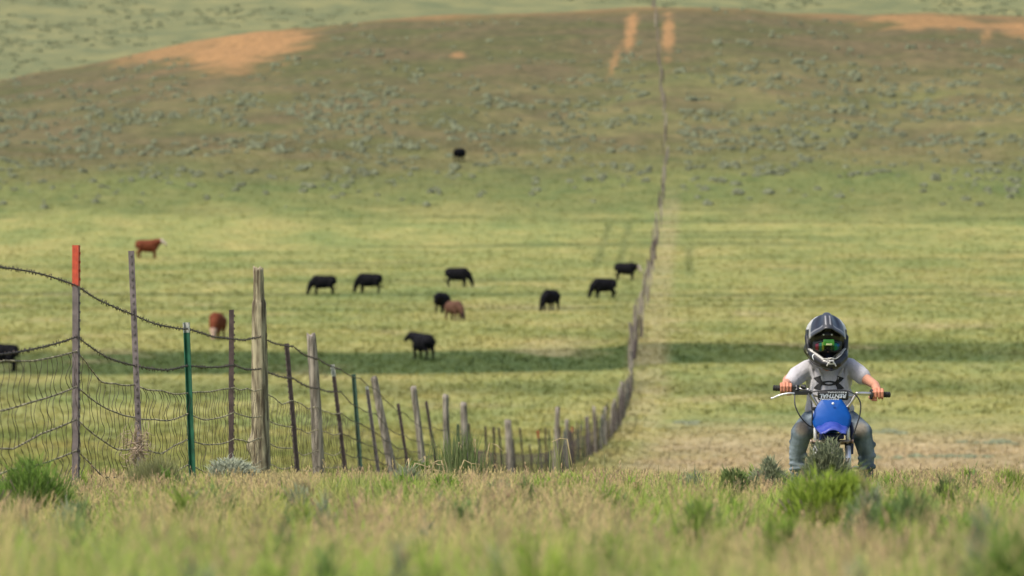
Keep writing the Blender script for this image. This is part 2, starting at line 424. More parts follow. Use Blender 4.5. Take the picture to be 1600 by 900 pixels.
def build_seedheads():
    """stalks carrying loose tan and pinkish panicles"""
    parts = []
    for d0, d1, dens, side in ((6, 14, 60, .6), (14, 24, 70, 1), (24, 32, 75, 1.4), (32, 38, 75, 2), (38, 60, 9, 3)):
        X, D = scatter(d0, d1, dens, side)
        pt = fbm(X / .26, D / 3.4, 35, 2)
        k = pt + rng.uniform(-.14, .14, len(X)) > .49
        X, D = X[k], D[k]; n = len(X)
        Z = terrain(X, D)
        hh = gh(D) * rng.uniform(.80, 1.30, n) * clear(X, D) * (.82 + .36 * fbm(X / .7, D / 2.5, 43)); tall = rng.random(n) < .02
        hh = np.where(tall, hh * 1.35, hh)
        yaw = rng.uniform(0, 2 * math.pi, n); lean = hh * rng.uniform(.05, .8, n)
        pk = (fbm(X / .4, D / 1.6, 53) + rng.uniform(-.12, .12, n))[:, None]
        t = sstep(.44, .58, pk)
        c = (TAN * (1 - t) + PINK * t) * rng.uniform(.8, 1.3, (n, 1))
        st = c * .5 + OLIVE * .5
        parts.append(blades(np.stack([X, D, Z], -1), hh, lean, yaw, np.full(n, .0035), st, c))
        top = np.stack([X + np.cos(yaw) * lean, D + np.sin(yaw) * lean, Z + hh], -1)
        dirv = np.stack([np.cos(yaw) * lean, np.sin(yaw) * lean, hh], -1); dirv /= np.linalg.norm(dirv, axis=1)[:, None]
        L = rng.uniform(.04, .095, n)
        for q in range(9):
            f = q / 8.0
            base = top - dirv * (L * (1 - f))[:, None]
            ya = rng.uniform(0, 2 * math.pi, n)
            sp = (1 - f * .75) * .018 + .002
            hq = rng.uniform(.010, .022, n)
            parts.append(blades(base, hq, np.full(n, sp) * rng.uniform(.5, 1.3, n), ya, rng.uniform(.004, .0075, n), c * .95, c * 1.1))
    V, F, C = combine(parts)
    o = link('grass_seed_heads', mesh_arrays('grass_seed_heads', V, F, C), GRASS)
    tag(o, 'tan and pinkish seed heads standing over the foreground grass', 'grass', kind='stuff')
build_seedheads()

def build_pasture():
    parts = []; Ms = []
    for d0, d1, dens, side in ((62, 140, 7, 3), (140, 230, 6.5, 5), (230, 330, 4.0, 6), (330, 470, 2.0, 8), (470, 600, 1.2, 8)):
        X, D = scatter(d0, d1, dens, side)
        X0, D0 = X, D
        rnd = rng.uniform(.86, 1.22, len(X))
        cl = fbm(X / 1.4, D / 2.6, 61)
        for q in range(4):
            X = X0 + rng.normal(0, .10, len(X0)); D = D0 + rng.normal(0, .10, len(X0)); n = len(X)
            hh = rng.uniform(.07, .17, n) * (.55 + .9 * cl)
            hh *= np.where((D > 145) & (D < 245) & (X > fence_x(D) + 1), .5, 1)
            yaw = rng.uniform(0, 2 * math.pi, n)
            c = np.ones((n, 3)) * (rnd * rng.uniform(.9, 1.1, n))[:, None]
            c[:, 2] *= .9
            parts.append(blades(np.stack([X, D, terrain(X, D) - .01], -1), hh, hh * rng.uniform(.2, .9, n), yaw, rng.uniform(.03, .07, n), c, c * 1.06))
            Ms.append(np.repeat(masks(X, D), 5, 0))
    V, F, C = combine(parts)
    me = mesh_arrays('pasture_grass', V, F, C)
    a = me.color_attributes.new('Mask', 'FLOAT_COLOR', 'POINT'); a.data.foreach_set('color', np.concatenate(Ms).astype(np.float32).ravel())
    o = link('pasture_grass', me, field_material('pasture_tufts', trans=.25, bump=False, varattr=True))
    tag(o, 'short yellow-green pasture grass across the valley floor', 'grass', kind='stuff')
build_pasture()

# ------------------------------------------------------------------ shrubs
def shrub_arrays(rx, ry, h, n, blade, wid, c1, c2, upright=.6, seed=0, base=(0, 0, 0), lobes=5):
    g = np.random.default_rng(seed)
    # several lobes of sprigs, uneven outline
    lc = g.uniform(-.55, .55, (lobes, 2)); lh = g.uniform(.42, 1.0, lobes); lr = g.uniform(.40, .62, lobes)
    lc[0] = 0; lh[0] = 1
    k = g.integers(0, lobes, n)
    u = g.uniform(0, 2 * math.pi, n); r = np.sqrt(g.uniform(0, 1, n)) * lr[k]
    x = lc[k, 0] + np.cos(u) * r; y = lc[k, 1] + np.sin(u) * r
    top = lh[k] * np.sqrt(np.clip(1 - (r / lr[k]) ** 2 * .8, .05, 1))
    zf = g.uniform(.15, 1, n) ** .6 * top
    P = np.stack([base[0] + x * rx * .8, base[1] + y * ry * .8, base[2] + zf * h - blade * .6 * .5], -1)
    P[:, 2] = np.maximum(P[:, 2], base[2] - .01)
    out = np.arctan2(y, x) + g.normal(0, .7, n)
    hh = blade * g.uniform(.5, 1.3, n) * np.where(g.random(n) < .06, 1.8, 1); lean = hh * g.uniform(.1, 1.3, n) * (1.5 - upright)
    t = np.clip(.25 + .5 * zf + g.normal(0, .22, n), 0, 1)[:, None]
    c = np.array(c1) * (1 - t) + np.array(c2) * t
    c = c * g.uniform(.8, 1.2, (n, 1))
    return blades(P, hh, lean, out, wid * g.uniform(.7, 1.3, n), c * .9, c * 1.08, twist=g.uniform(0, math.pi, n))

WOODY = mat('shrub_wood', (.11, .085, .06), rough=.9, noise=.3)
def tube_mesh(pts, rad, sides=6, name='tube', closed_ends=True):
    """pts list of Vector, rad float or list"""
    pts = [Vector(p) for p in pts]; n = len(pts)
    rad = [rad] * n if not hasattr(rad, '__len__') else rad
    V, F = [], []
    prev = None
    for i, p in enumerate(pts):
        d = (pts[min(i + 1, n - 1)] - pts[max(i - 1, 0)]).normalized()
        if prev is None:
            a = d.orthogonal().normalized()
        else:
            a = (prev - d * prev.dot(d));  a = a.normalized() if a.length > 1e-6 else d.orthogonal().normalized()
        prev = a; b = d.cross(a)
        for k in range(sides):
            t = 2 * math.pi * k / sides
            V.append(p + (a * math.cos(t) + b * math.sin(t)) * rad[i])
        if i:
            for k in range(sides):
                F.append(((i - 1) * sides + k, (i - 1) * sides + (k + 1) % sides, i * sides + (k + 1) % sides, i * sides + k))
    if closed_ends:
        F.append(tuple(reversed(range(sides)))); F.append(tuple((n - 1) * sides + k for k in range(sides)))
    return V, F
class MB:
    def __init__(s): s.V = []; s.F = []
    def add(s, VF):
        V, F = VF; o = len(s.V); s.V += [tuple(v) for v in V]; s.F += [tuple(i + o for i in f) for f in F]; return s
    def tube(s, pts, rad, sides=8): return s.add(tube_mesh(pts, rad, sides))
    def box(s, c, d, rot=None):
        c = Vector(c); V = []
        for x in (-.5, .5):
            for y in (-.5, .5):
                for z in (-.5, .5):
                    v = Vector((x * d[0], y * d[1], z * d[2]))
                    if rot is not None: v = rot @ v
                    V.append(c + v)
        return s.add((V, [(0, 1, 3, 2), (4, 6, 7, 5), (0, 4, 5, 1), (2, 3, 7, 6), (0, 2, 6, 4), (1, 5, 7, 3)]))
    def build(s, name, m, parent=None, smooth=True, loc=None, bevel=0):
        me = bpy.data.meshes.new(name); me.from_pydata(s.V, [], s.F); me.update()
        if smooth: me.shade_smooth()
        o = link(name, me, m, parent, loc)
        if bevel:
            b = o.modifiers.new('b', 'BEVEL'); b.width = bevel; b.segments = 3; b.limit_method = 'ANGLE'
            bake(o)
        return o
def bake(o):
    dg = bpy.context.evaluated_depsgraph_get(); dg.update()
    me = bpy.data.meshes.new_from_object(o.evaluated_get(dg)); ms = list(o.data.materials)
    o.modifiers.clear(); o.data = me
    if ms and not me.materials:
        for m in ms: me.materials.append(m)

def shrub(name, px, D, rx, ry, h, n, blade, wid, c1, c2, label, cat, upright=.6, seed=0, group=None, stems=True, zoff=0, lobes=5):
    x = PX(px, D); root = empty(name, (x, D, gz(x, D) + zoff))
    tag(root, label, cat, group)
    V, F, C = shrub_arrays(rx, ry, h, n, blade, wid, c1, c2, upright, seed, lobes=lobes)
    link('foliage', mesh_arrays('foliage', V, F, C), GRASS, root)
    if stems:
        mb = MB(); g = random.Random(seed)
        for k in range(9):
            a = g.uniform(0, 6.28); r = g.uniform(.3, .7)
            mb.tube([(0, 0, -.03), (math.cos(a) * rx * r * .4, math.sin(a) * ry * r * .4, h * .3), (math.cos(a) * rx * r, math.sin(a) * ry * r, h * .7)], [.008, .006, .003], 5)
        mb.build('stem', WOODY, root)
    return root
SG1, SG2 = (.18, .22, .11), (.34, .38, .23)
G1, G2 = (.12, .21, .035), (.22, .36, .06)
Y1, Y2 = (.20, .29, .035), (.34, .46, .06)
shrub('green_shrub', 55, 28.6, .32, .28, .37, 7500, .055, .006, G1, G2, 'dense feathery green bush at the left edge below the red-topped post', 'shrub', .6, 1, lobes=8)
shrub('green_shrub', -28, 27.0, .22, .25, .34, 4500, .07, .004, G1, G2, 'feathery green bush cut by the left edge of the picture', 'shrub', .8, 2)
shrub('dry_grass_clump', 18, 24.5, .16, .16, .20, 900, .13, .005, tuple(TAN), tuple(STRAW), 'pale dry grass clump in front of the green bush at the left edge', 'plant', .9, 3, stems=False)
shrub('pale_sagebrush', 352, 41.2, .25, .18, .175, 6000, .030, .008, (.36, .40, .28), (.58, .62, .48), 'pale silvery sagebrush between the green post and the thick wooden post', 'shrub', .1, 4, lobes=9)
shrub('weedy_bush', 252, 37.2, .28, .25, .225, 3600, .075, .0035, (.22, .24, .09), (.36, .36, .16), 'yellow-green wispy weeds growing at the foot of the second steel post', 'plant', .9, 5, stems=False, lobes=7)
shrub('green_shrub', 258, 34.5, .07, .07, .20, 700, .04, .006, G1, G2, 'small dark green bush below the wispy weeds in the grass', 'shrub', .6, 6)
shrub('sagebrush', 1203, 34.6, .17, .16, .285, 6500, .032, .007, SG1, SG2, 'grey-green sagebrush beside the rider, left of his leg', 'shrub', .45, 7)
shrub('sagebrush', 1300, 33.6, .26, .12, .415, 8500, .036, .007, SG1, SG2, 'grey-green sagebrush hiding the front wheel of the motorbike', 'shrub', .5, 8, lobes=7)
shrub('green_shrub', 1150, 32.0, .11, .10, .25, 2600, .032, .008, (.11, .17, .05), (.20, .27, .08), 'small dark green plant at the ridge line left of the sagebrush', 'shrub', .7, 9)
shrub('green_shrub', 1280, 24.0, .40, .24, .385, 13000, .055, .007, Y1, Y2, 'bright yellow-green bush in front of the motorbike', 'shrub', .5, 10, lobes=7)
shrub('green_shrub', 1430, 23.0, .30, .2, .31, 7000, .05, .007, (.13, .20, .05), (.22, .31, .08), 'mid green bush in the grass to the right of the rider', 'shrub', .9, 11)
shrub('green_shrub', 1095, 20.0, .14, .13, .35, 3000, .07, .006, (.15, .24, .035), (.24, .36, .05), 'low bright green bush in the blurred grass left of the rider', 'shrub', .8, 12)
shrub('green_shrub', 1210, 17.5, .12, .12, .33, 2400, .08, .006, (.15, .24, .035), (.24, .36, .05), 'low green bush nearer the camera, below the bright bush', 'shrub', .8, 13)
shrub('green_shrub', 840, 9.3, .14, .12, .40, 2600, .10, .006, Y1, Y2, 'blurred bright green bush at the bottom middle of the picture', 'shrub', .9, 14)
shrub('green_shrub', 1575, 12.5, .10, .1, .39, 1800, .10, .006, G1, G2, 'blurred dark green bush at the bottom right corner', 'shrub', .9, 15)
shrub('green_shrub', 660, 44, .13, .1, .16, 1200, .05, .007, G1, (.13, .22, .03), 'small bright green plant at the foot of the leaning fence posts', 'shrub', .7, 16)
shrub('green_shrub', 820, 29, .10, .1, .25, 1200, .05, .006, (.14, .19, .06), (.22, .28, .09), 'dull green weed in the middle of the grass', 'shrub', .7, 17)
shrub('green_shrub', 1475, 28.5, .10, .1, .28, 1000, .05, .006, (.12, .17, .05), (.20, .26, .08), 'dark green weed on the ridge right of the rider', 'shrub', .7, 18)

def tall_grass(px, D, n, h, spread, label, c1, c2, seed, straw=4):
    g = np.random.default_rng(seed); x = PX(px, D)
    root = empty('tall_grass_clump', (x, D, gz(x, D))); tag(root, label, 'plant')
    P = np.stack([g.normal(0, spread, n), g.normal(0, spread * .6, n), np.full(n, -.01)], -1)
    t = g.random((n, 1)); c = np.array(c1) * (1 - t) + np.array(c2) * t
    hh = h * g.uniform(.3, 1.0, n)
    A = blades(P, hh, hh * g.uniform(.02, .25, n), g.uniform(0, 6.28, n), g.uniform(.006, .012, n), c, c * 1.1, twist=g.normal(0, .6, n))
    V, F, C = A
    link('grass_blades', mesh_arrays('grass_blades', V, F, C), GRASS, root)['kind'] = 'stuff'
    mb = MB()
    for k in range(straw):
        bx = g.normal(0, spread * 1.2); l = g.uniform(-.12, .12); hz = h * g.uniform(.35, .75)
        mb.tube([(bx, 0, 0), (bx + l * .6, 0, hz), (bx + l * 1.1, 0, hz * g.uniform(.8, 1.05)), (bx + l * 1.8, -.01, hz * g.uniform(.55, .95))], [.006, .005, .004, .002], 5)
    mb.build('dry_stalk', STRAWM, root)
STRAWM = mat('straw', (.42, .33, .18), rough=.8, noise=.2)
tall_grass(722, 47, 260, .50, .12, 'tall green reed-like grass clump in front of the leaning fence posts', (.10, .16, .04), (.19, .23, .09), 1, 6)
tall_grass(880, 44, 26, .46, .10, 'few tall thin green grass stems in front of the crowded fence posts', (.14, .17, .06), (.24, .25, .10), 3, 1)
tall_grass(1030, 35, 10, .25, .07, 'sparse thin grass stems standing on the skyline of the grass', (.16, .17, .07), (.28, .26, .12), 4, 1)
tall_grass(1440, 35, 12, .24, .08, 'sparse dry stems standing above the grass right of the rider', (.26, .22, .10), (.38, .32, .17), 5, 2)
tall_grass(1565, 35, 14, .26, .06, 'dry seed stems standing at the right edge of the grass', (.26, .22, .12), (.36, .29, .17), 6, 2)
tall_grass(675, 42, 16, .22, .09, 'bent straw-coloured stalks by the leaning dark post', (.30, .26, .13), (.42, .36, .2), 7, 7)

# tumbleweed caught on the second post
def tumbleweed():
    D = 37.45; x = PX(212, D); g = random.Random(5)
    mb = MB()
    cz = PZ(700, D)
    for k in range(85):
        p = Vector((0, 0, g.uniform(-.10, .10))); pts = []
        a, b = g.uniform(0, 6.28), g.uniform(-1.2, 1.2)
        for j in range(6):
            r = .02 + .023 * j
            a += g.uniform(-.6, .6); b += g.uniform(-.4, .4)
            pts.append(Vector((math.cos(a) * math.cos(b) * r, math.sin(a) * math.cos(b) * r * .6, math.sin(b) * r * 1.15 + p.z * .5)))
        mb.tube(pts, [.0035, .003, .003, .0025, .002, .0015], 4)
    o = mb.build('tumbleweed', mat('tumbleweed', (.30, .22, .15), rough=.9, rgb2=(.48, .38, .28), nscale=14), None, loc=(x, D, cz))
    tag(o, 'dry brown tumbleweed tangled round the second steel post', 'tumbleweed')
tumbleweed()

build_forbs()
# ------------------------------------------------------------------ hillside sagebrush
def small_sage(seed, n=60):
    g = np.random.default_rng(seed)
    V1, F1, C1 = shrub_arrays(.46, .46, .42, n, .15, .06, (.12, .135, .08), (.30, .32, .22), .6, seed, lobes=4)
    # woven-together crown: uneven dome
    V, Q, T, C = [], [], [], []; nu, nv = 11, 5
    for k in range(3):
        cx, cy = g.uniform(-.18, .18, 2); rr = g.uniform(.22, .34); hh = g.uniform(.26, .38); o = len(V)
        for j in range(nv):
            t = j / nv * math.pi / 2
            for i in range(nu):
                a = 2 * math.pi * i / nu; q = g.uniform(.78, 1.2)
                V.append((cx + math.cos(a) * math.cos(t) * rr * q, cy + math.sin(a) * math.cos(t) * rr * q, math.sin(t) * hh * g.uniform(.85, 1.15)))
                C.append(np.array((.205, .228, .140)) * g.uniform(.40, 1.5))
        V.append((cx, cy, hh)); C.append(np.array((.23, .25, .16)))
        for j in range(nv - 1):
            for i in range(nu): Q.append((o + j * nu + i, o + j * nu + (i + 1) % nu, o + (j + 1) * nu + (i + 1) % nu, o + (j + 1) * nu + i))
        for i in range(nu): T.append((o + (nv - 1) * nu + i, o + (nv - 1) * nu + (i + 1) % nu, o + nu * nv))
    return combine([(V1, F1, C1), (np.array(V), [np.array(Q), np.array(T)], np.array(C))])
def sage_sites():
    X = rng.uniform(-95, 95, 22000); D = rng.uniform(520, 880, 22000)
    k = abs(X) < .098 * D + 3
    X, D = X[k], D[k]
    band = np.interp(D, [520, 548, 575, 630, 665, 700, 760, 880], [0, .25, .8, .95, .5, .16, .05, .0])
    cl = fbm(X / 5, D / 8, 71)
    band = band * np.interp(X, [-70, -25, 5, 20, 75], [1.1, 1.4, .8, 1.5, 1.9])
    k = (sstep(.34, .60, cl) * band * .95 > rng.random(len(X))) & (abs(X - fence_x(D)) > 1.5) & (masks(X, D)[:, 3] < .3)
    return X[k], D[k]
SX, SD = sage_sites()
SS = rng.uniform(.40, 1.15, len(SX)) * np.where(rng.random(len(SX)) < .15, 1.35, 1)
order = np.argsort(-(SS / SD))
SAGEM = col_mat('sagebrush_foliage', rough=.85, trans=.35, spec=.1)
variants = [mesh_arrays('sagebrush', *(lambda a: (a[0], a[1], a[2]))(small_sage(80 + i))) for i in range(7)]
for m_ in variants: m_.materials.append(SAGEM)
SZ = terrain(SX, SD)
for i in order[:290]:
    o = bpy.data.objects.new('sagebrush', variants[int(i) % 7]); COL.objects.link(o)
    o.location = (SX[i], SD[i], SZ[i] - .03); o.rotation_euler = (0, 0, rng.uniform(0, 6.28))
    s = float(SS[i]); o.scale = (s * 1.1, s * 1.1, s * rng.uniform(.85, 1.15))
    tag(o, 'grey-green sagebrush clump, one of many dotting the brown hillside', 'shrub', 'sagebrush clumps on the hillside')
parts = []
vs = [small_sage(120 + i, 26) for i in range(8)]
for i in order[290:]:
    V, F, C = vs[int(i) % 8]; s = SS[i] * 1.05; a = rng.uniform(0, 6.28); ca, sa = math.cos(a), math.sin(a)
    W = np.stack([(V[:, 0] * ca - V[:, 1] * sa) * s + SX[i], (V[:, 0] * sa + V[:, 1] * ca) * s + SD[i], V[:, 2] * s + SZ[i] - .03], -1)
    parts.append((W, F, C * rng.uniform(.8, 1.15)))
# far slope beyond the crest
fxx = rng.uniform(-170, 170, 9000); fd = rng.uniform(930, 1750, 9000)
fc = fbm(fxx / 30, fd / 50, 75) * np.interp(fxx / fd, [-.1, -.055, -.03, .1], [1.25, 1.05, .75, .85])
kk = (abs(fxx) < .1 * fd) & (fc > .42)
fxx, fd = fxx[kk], fd[kk]; fz = terrain(fxx, fd)
for i in range(len(fxx)):
    V, F, C = vs[i % 8]; s = rng.uniform(1.0, 2.2)
    W = np.stack([V[:, 0] * s * 1.3 + fxx[i], V[:, 1] * s + fd[i], V[:, 2] * s * .9 + fz[i] - .1], -1)
    parts.append((W, F, C * np.array([1.0, 1.0, .88])))
V, F, C = combine(parts)
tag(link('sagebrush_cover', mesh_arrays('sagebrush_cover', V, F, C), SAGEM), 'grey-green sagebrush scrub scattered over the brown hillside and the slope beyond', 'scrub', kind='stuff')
print('sage', len(SX), len(fxx))
# low scrub on the bare soil right of the rider
k_ = 0
for (px, D, rx, h, lab) in ((1350, 190, .9, .22, 'low grey-green scrub patch on bare soil just right of the rider'), (1475, 192, 1.9, .3, 'widest grey-green scrub patch on bare soil at the right'),
                            (1560, 214, 1.0, .26, 'grey-green scrub patch farther back near the right edge'), (1395, 226, .7, .2, 'small dark scrub tuft behind the bare soil right of the rider'),
                            (1075, 236, .5, .2, 'small scrub tuft on bare soil between the fence and the rider')):
    k_ += 1
    x = PX(px, D); r0 = empty('scrub_patch', (x, D, gz(x, D))); tag(r0, lab, 'shrub'); pp = []
    gg_ = np.random.default_rng(k_)
    for q in range(int(10 + rx * 12)):
        V, F, C = vs[q % 8]; sc_ = gg_.uniform(.35, .7); ox, oy = gg_.normal(0, rx * .5), gg_.normal(0, .9)
        pp.append((V * np.array([sc_, sc_, sc_ * .55]) + np.array([ox, oy, gz(x + ox, D + oy) - gz(x, D) - .02]), F, C * 1.25))
    V, F, C = combine(pp); link('foliage', mesh_arrays('foliage', V, F, C), SAGEM, r0)

def paint(o, fn, attr='Col'):
    me = o.data; n = len(me.vertices); co = np.empty(n * 3, dtype=np.float32); me.vertices.foreach_get('co', co); co = co.reshape(-1, 3)
    c = fn(co).astype(np.float32); c = np.hstack([c, np.ones((n, 1), dtype=np.float32)])
    a = me.color_attributes.new(attr, 'FLOAT_COLOR', 'POINT'); a.data.foreach_set('color', c.ravel())


# ------------------------------------------------------------------ fence
fence = empty('wire_fence', (-2.6, 34, gz(-2.6, 34)))
tag(fence, 'long rusty wire fence on mixed steel and wooden posts running across the valley', 'fence')
FO = Vector(fence.location)
M_steel = mat('steel_weathered', (.15, .125, .125), rough=.7, noise=.3, nscale=18, bump=.001, bscale=90)
M_brown = mat('steel_brown', (.085, .058, .056), rough=.7, noise=.35, nscale=16, bump=.001, bscale=90)
M_green = mat('steel_green', (.012, .088, .048), rough=.5, noise=.3, nscale=14)
M_dgreen = mat('steel_dark_green', (.03, .07, .05), rough=.6, noise=.3, nscale=14)
M_red = mat('paint_red', (.48, .075, .035), rough=.6, noise=.18, nscale=30)
M_white = mat('paint_flaking', (.42, .42, .38), rough=.7, rgb2=(.16, .2, .18), nscale=45)
M_wood = mat('post_wood', (.085, .062, .038), rough=.9, rgb2=(.40, .35, .23), nscale=38, stretch=(1, 1, .10), bump=.012, bscale=55, lo_=.38)
M_woodg = mat('post_wood_grey', (.09, .078, .062), rough=.9, rgb2=(.31, .275, .23), nscale=38, lo_=.39, stretch=(1, 1, .09), bump=.004, bscale=40)
M_stud = mat('steel_stud', (.05, .038, .035), rough=.7)
def frame_along(base, top):
    d = (top - base); L = d.length; return d.normalized().to_track_quat('Z', 'Y').to_matrix(), L
def steel_post(base, top, m, face=0.0, wid=.042, tip=None, tipl=.1, detail=True, nosub=False):
    q, L = frame_along(base, top)
    rz = Matrix.Rotation(face, 3, 'Z'); M3 = q @ rz
    def mk(z0, z1, e, studs):
        mb = MB()
        zc = (z0 + z1) / 2; lz = z1 - z0
        mb.box(base + M3 @ Vector((0, 0, zc)), (wid + e, .006 + e, lz), M3)
        mb.box(base + M3 @ Vector((0, .0205 + e * .5, zc)), (.006 + e, .035, lz - .001), M3)
        if studs:
            k = z0 + .04
            while k < z1 - .01:
                mb.box(base + M3 @ Vector((0, -.0065, k)), (.012, .009, .016), M3); k += .052
        return mb
    tl = tipl if tip else 0
    o = mk(-.25, L - tl, 0, detail).build('steel_post', m, fence, smooth=False); o.location = -FO
    if tip:
        t = mk(L - tl, L, .002, detail).build('painted_tip', tip, o, smooth=False)
    return o
def wood_post(base, top, r0, r1, m, seed=0, knots=(), rings=26, ragged=.03, narrow=1.0):
    g = random.Random(seed); q, L = frame_along(base, top); sides = 18
    ph = [g.uniform(0, 6.28) for _ in range(6)]
    V, F = [], []
    for i in range(rings + 1):
        f = i / rings; z = -.2 + (L + .2) * f
        r = r0 + (r1 - r0) * f
        wob = Vector((math.sin(f * 5 + ph[0]) * .008, math.sin(f * 4 + ph[1]) * .008, 0))
        for k in range(sides):
            a = 2 * math.pi * k / sides
            rr = r * (1 + .10 * math.sin(2 * a + ph[2] + f * 1.5) + .08 * math.sin(5 * a + ph[3] + f * 2) + .06 * math.sin(9 * a + ph[4] + f * 3) + .04 * g.uniform(-1, 1)) * (narrow if f > .865 else 1)
            for (kz, ka, kr, ks) in knots:
                d2 = ((z / L - kz) / ks) ** 2 + (math.atan2(math.sin(a - ka), math.cos(a - ka)) / .75) ** 2
                rr += kr * math.exp(-d2)
            zz = z + (ragged * g.uniform(-1, .6) if i == rings else 0)
            V.append(base + q @ (Vector((math.cos(a) * rr, math.sin(a) * rr, zz)) + wob))
        if i:
            for k in range(sides):
                F.append(((i - 1) * sides + k, (i - 1) * sides + (k + 1) % sides, i * sides + (k + 1) % sides, i * sides + k))
    V.append(base + q @ Vector((0, 0, L - .01))); c = len(V) - 1
    for k in range(sides): F.append((rings * sides + k, rings * sides + (k + 1) % sides, c))
    mb = MB(); mb.add((V, F)); o = mb.build('wooden_post', m, fence); o.location = -FO
    return o
def post(kind, xb, xt, yt, D, yb=None, **kw):
    x = PX(xb, D); z = gz(x, D)
    # lean measured between the visible foot and the top
    foot = Vector((x, D, z)); top = Vector((PX(xt, D), D + kw.pop('dy', 0), PZ(yt, D)))
    return steel_post(foot, top, **kw) if kind == 's' else wood_post(foot, top, **kw)
L_ = lambda o, s: o.__setitem__('label', s)
nearposts = []
o = post('s', -60, -70, 360, 28.5, m=M_steel, wid=.044)
o = post('s', 122, 123, 383, 34.0, m=M_steel, wid=.047, tip=M_red, tipl=.245, face=-.15); L_(o, 'grey steel post with a red-painted top')
o = post('s', 220, 205, 392, 37.7, m=M_steel, wid=.040, face=1.35); L_(o, 'tall leaning grey steel post with dark studs down one edge')
o = post('s', 299, 289, 504, 42.0, m=M_green, wid=.050, tip=M_white, tipl=.075, face=-.5); L_(o, 'bright green steel post with a chipped white top')
o = post('s', 364, 365, 484, 46.5, m=M_brown, wid=.058, face=.05); L_(o, 'dark brown steel post before the thick wooden post')
o = post('w', 410, 402, 418, 49.7, m=M_wood, r0=.084, r1=.054, seed=3, knots=((.855, math.pi, .05, .03), (.18, -math.pi / 2, .05, .04), (.45, 0, .012, .2)), rings=60, ragged=.035, narrow=.78)
L_(o, 'thick weathered wooden post with knots and a narrowed broken top')
o = post('s', 464, 445, 537, 54, m=M_brown, wid=.058, face=.1); L_(o, 'dark brown steel post leaning left, just past the thick wooden post')
o = post('w', 500, 485, 522, 58, m=M_woodg, r0=.062, r1=.044, seed=5); L_(o, 'slim grey wooden post leaning left')
o = post('s', 540, 517, 570, 62, m=M_brown, wid=.06, tip=M_white, tipl=.13); L_(o, 'dark steel post with a whitened top')
o = post('s', 564, 551, 585, 66, m=M_dgreen, wid=.06, face=-.4); L_(o, 'dark green steel post')
o = post('s', 592, 571, 604, 69.5, m=M_steel, wid=.06, tip=M_white, tipl=.04)
o = post('w', 617, 585, 588, 73, m=M_woodg, r0=.062, r1=.04, seed=7)
o = post('s', 641, 620, 631, 77.5, m=M_brown, wid=.062)
o = post('w', 664, 646, 604, 82, m=M_woodg, r0=.065, r1=.045, seed=8)
o = post('s', 687, 664, 627, 86.5, m=M_brown, wid=.06)
o = post('w', 702, 696, 617, 92, m=M_woodg, r0=.065, r1=.05, seed=9)
o = post('s', 716, 714, 663, 96, m=M_dgreen, wid=.06)
o = post('w', 733, 724, 629, 99, m=M_woodg, r0=.075, r1=.05, seed=10)
o = post('s', 737, 731, 662, 104, m=M_brown, wid=.065)
for (xb, xt, yt, D, k, m, t) in ((762, 757, 666, 112, 's', M_brown, None), (774, 770, 668, 116.5, 's', M_brown, None), (787, 778, 668, 121, 's', M_brown, None),
        (801, 793, 656, 127, 'w', M_woodg, None), (808, 800, 687, 130.5, 's', M_brown, None), (821, 811, 669, 135, 's', M_brown, None), (834, 826, 694, 140, 's', M_brown, None),
        (849, 839, 673, 146, 's', M_steel, M_red), (854, 851, 668, 150, 's', M_brown, None), (858, 857, 672, 153, 's', M_dgreen, None), (869, 871, 636, 158, 'w', M_woodg, None),
        (876, 874, 668, 162, 's', M_brown, None)):
    if k == 's': post('s', xb, xt, yt, D, m=m, wid=.10, tip=t, tipl=.2 if t else .1, detail=False)
    else: post('w', xb, xt, yt, D, m=m, r0=.09, r1=.065, seed=int(D), rings=12)
# posts farther along the line
g_ = random.Random(12)
pd = []; d_ = 165.5
while d_ < 832:
    pd.append(d_); d_ += g_.uniform(1.2, 2.2) if d_ < 270 else (g_.uniform(2.6, 3.8) if d_ < 560 else g_.uniform(5, 8))
NB = MB(); nchild = 0; pc_ = []
kinds = ['s', 's', 's', 's', 'w']
vtemp = []
for i, d in enumerate(pd):
    x = float(fence_x(d)); z = gz(x, d); kk_ = g_.choice(kinds)
    hgt = g_.uniform(1.12, 1.45) if kk_ == 's' else g_.uniform(1.25, 1.75)
    if d > 250: hgt *= .92
    foot = Vector((x, d, z)); top = foot + Vector((g_.uniform(-.12, .08), 0, hgt))
    if nchild < 66:
        nchild += 1
        if kk_ == 's': steel_post(foot, top, g_.choice([M_brown, M_steel, M_brown, M_dgreen]), wid=.07, detail=False, tip=M_red if i in (7,) else (M_white if i in (13,) else None), tipl=.16)
        else: wood_post(foot, top, .07, .05, M_woodg, seed=i, rings=8)
    else:
        hgt *= g_.uniform(.75, 1.15); jx = Vector((g_.uniform(-.22, .22), 0, 0)); foot += jx; top = foot + Vector((g_.uniform(-.2, .2), 0, hgt)); nv_ = len(NB.V)
        if kk_ == 's': NB.box((foot + top) / 2, (.075, .06, hgt + .2))
        else: NB.tube([foot - Vector((0, 0, .2)), (foot + top) / 2, top], [.10, .09, .07], 8)
        pc_.append((len(NB.V) - nv_, [(.10, .08, .075), (.30, .26, .22), (.20, .17, .15), (.36, .32, .25)][g_.randrange(4)]))
o = NB.build('distant_post', col_mat('distant_post_mix', rough=.9, spec=.1), fence, smooth=False); paint(o, lambda co: np.concatenate([np.tile(np.array(c), (k, 1)) for k, c in pc_])); o.location = -FO; o['kind'] = 'stuff'

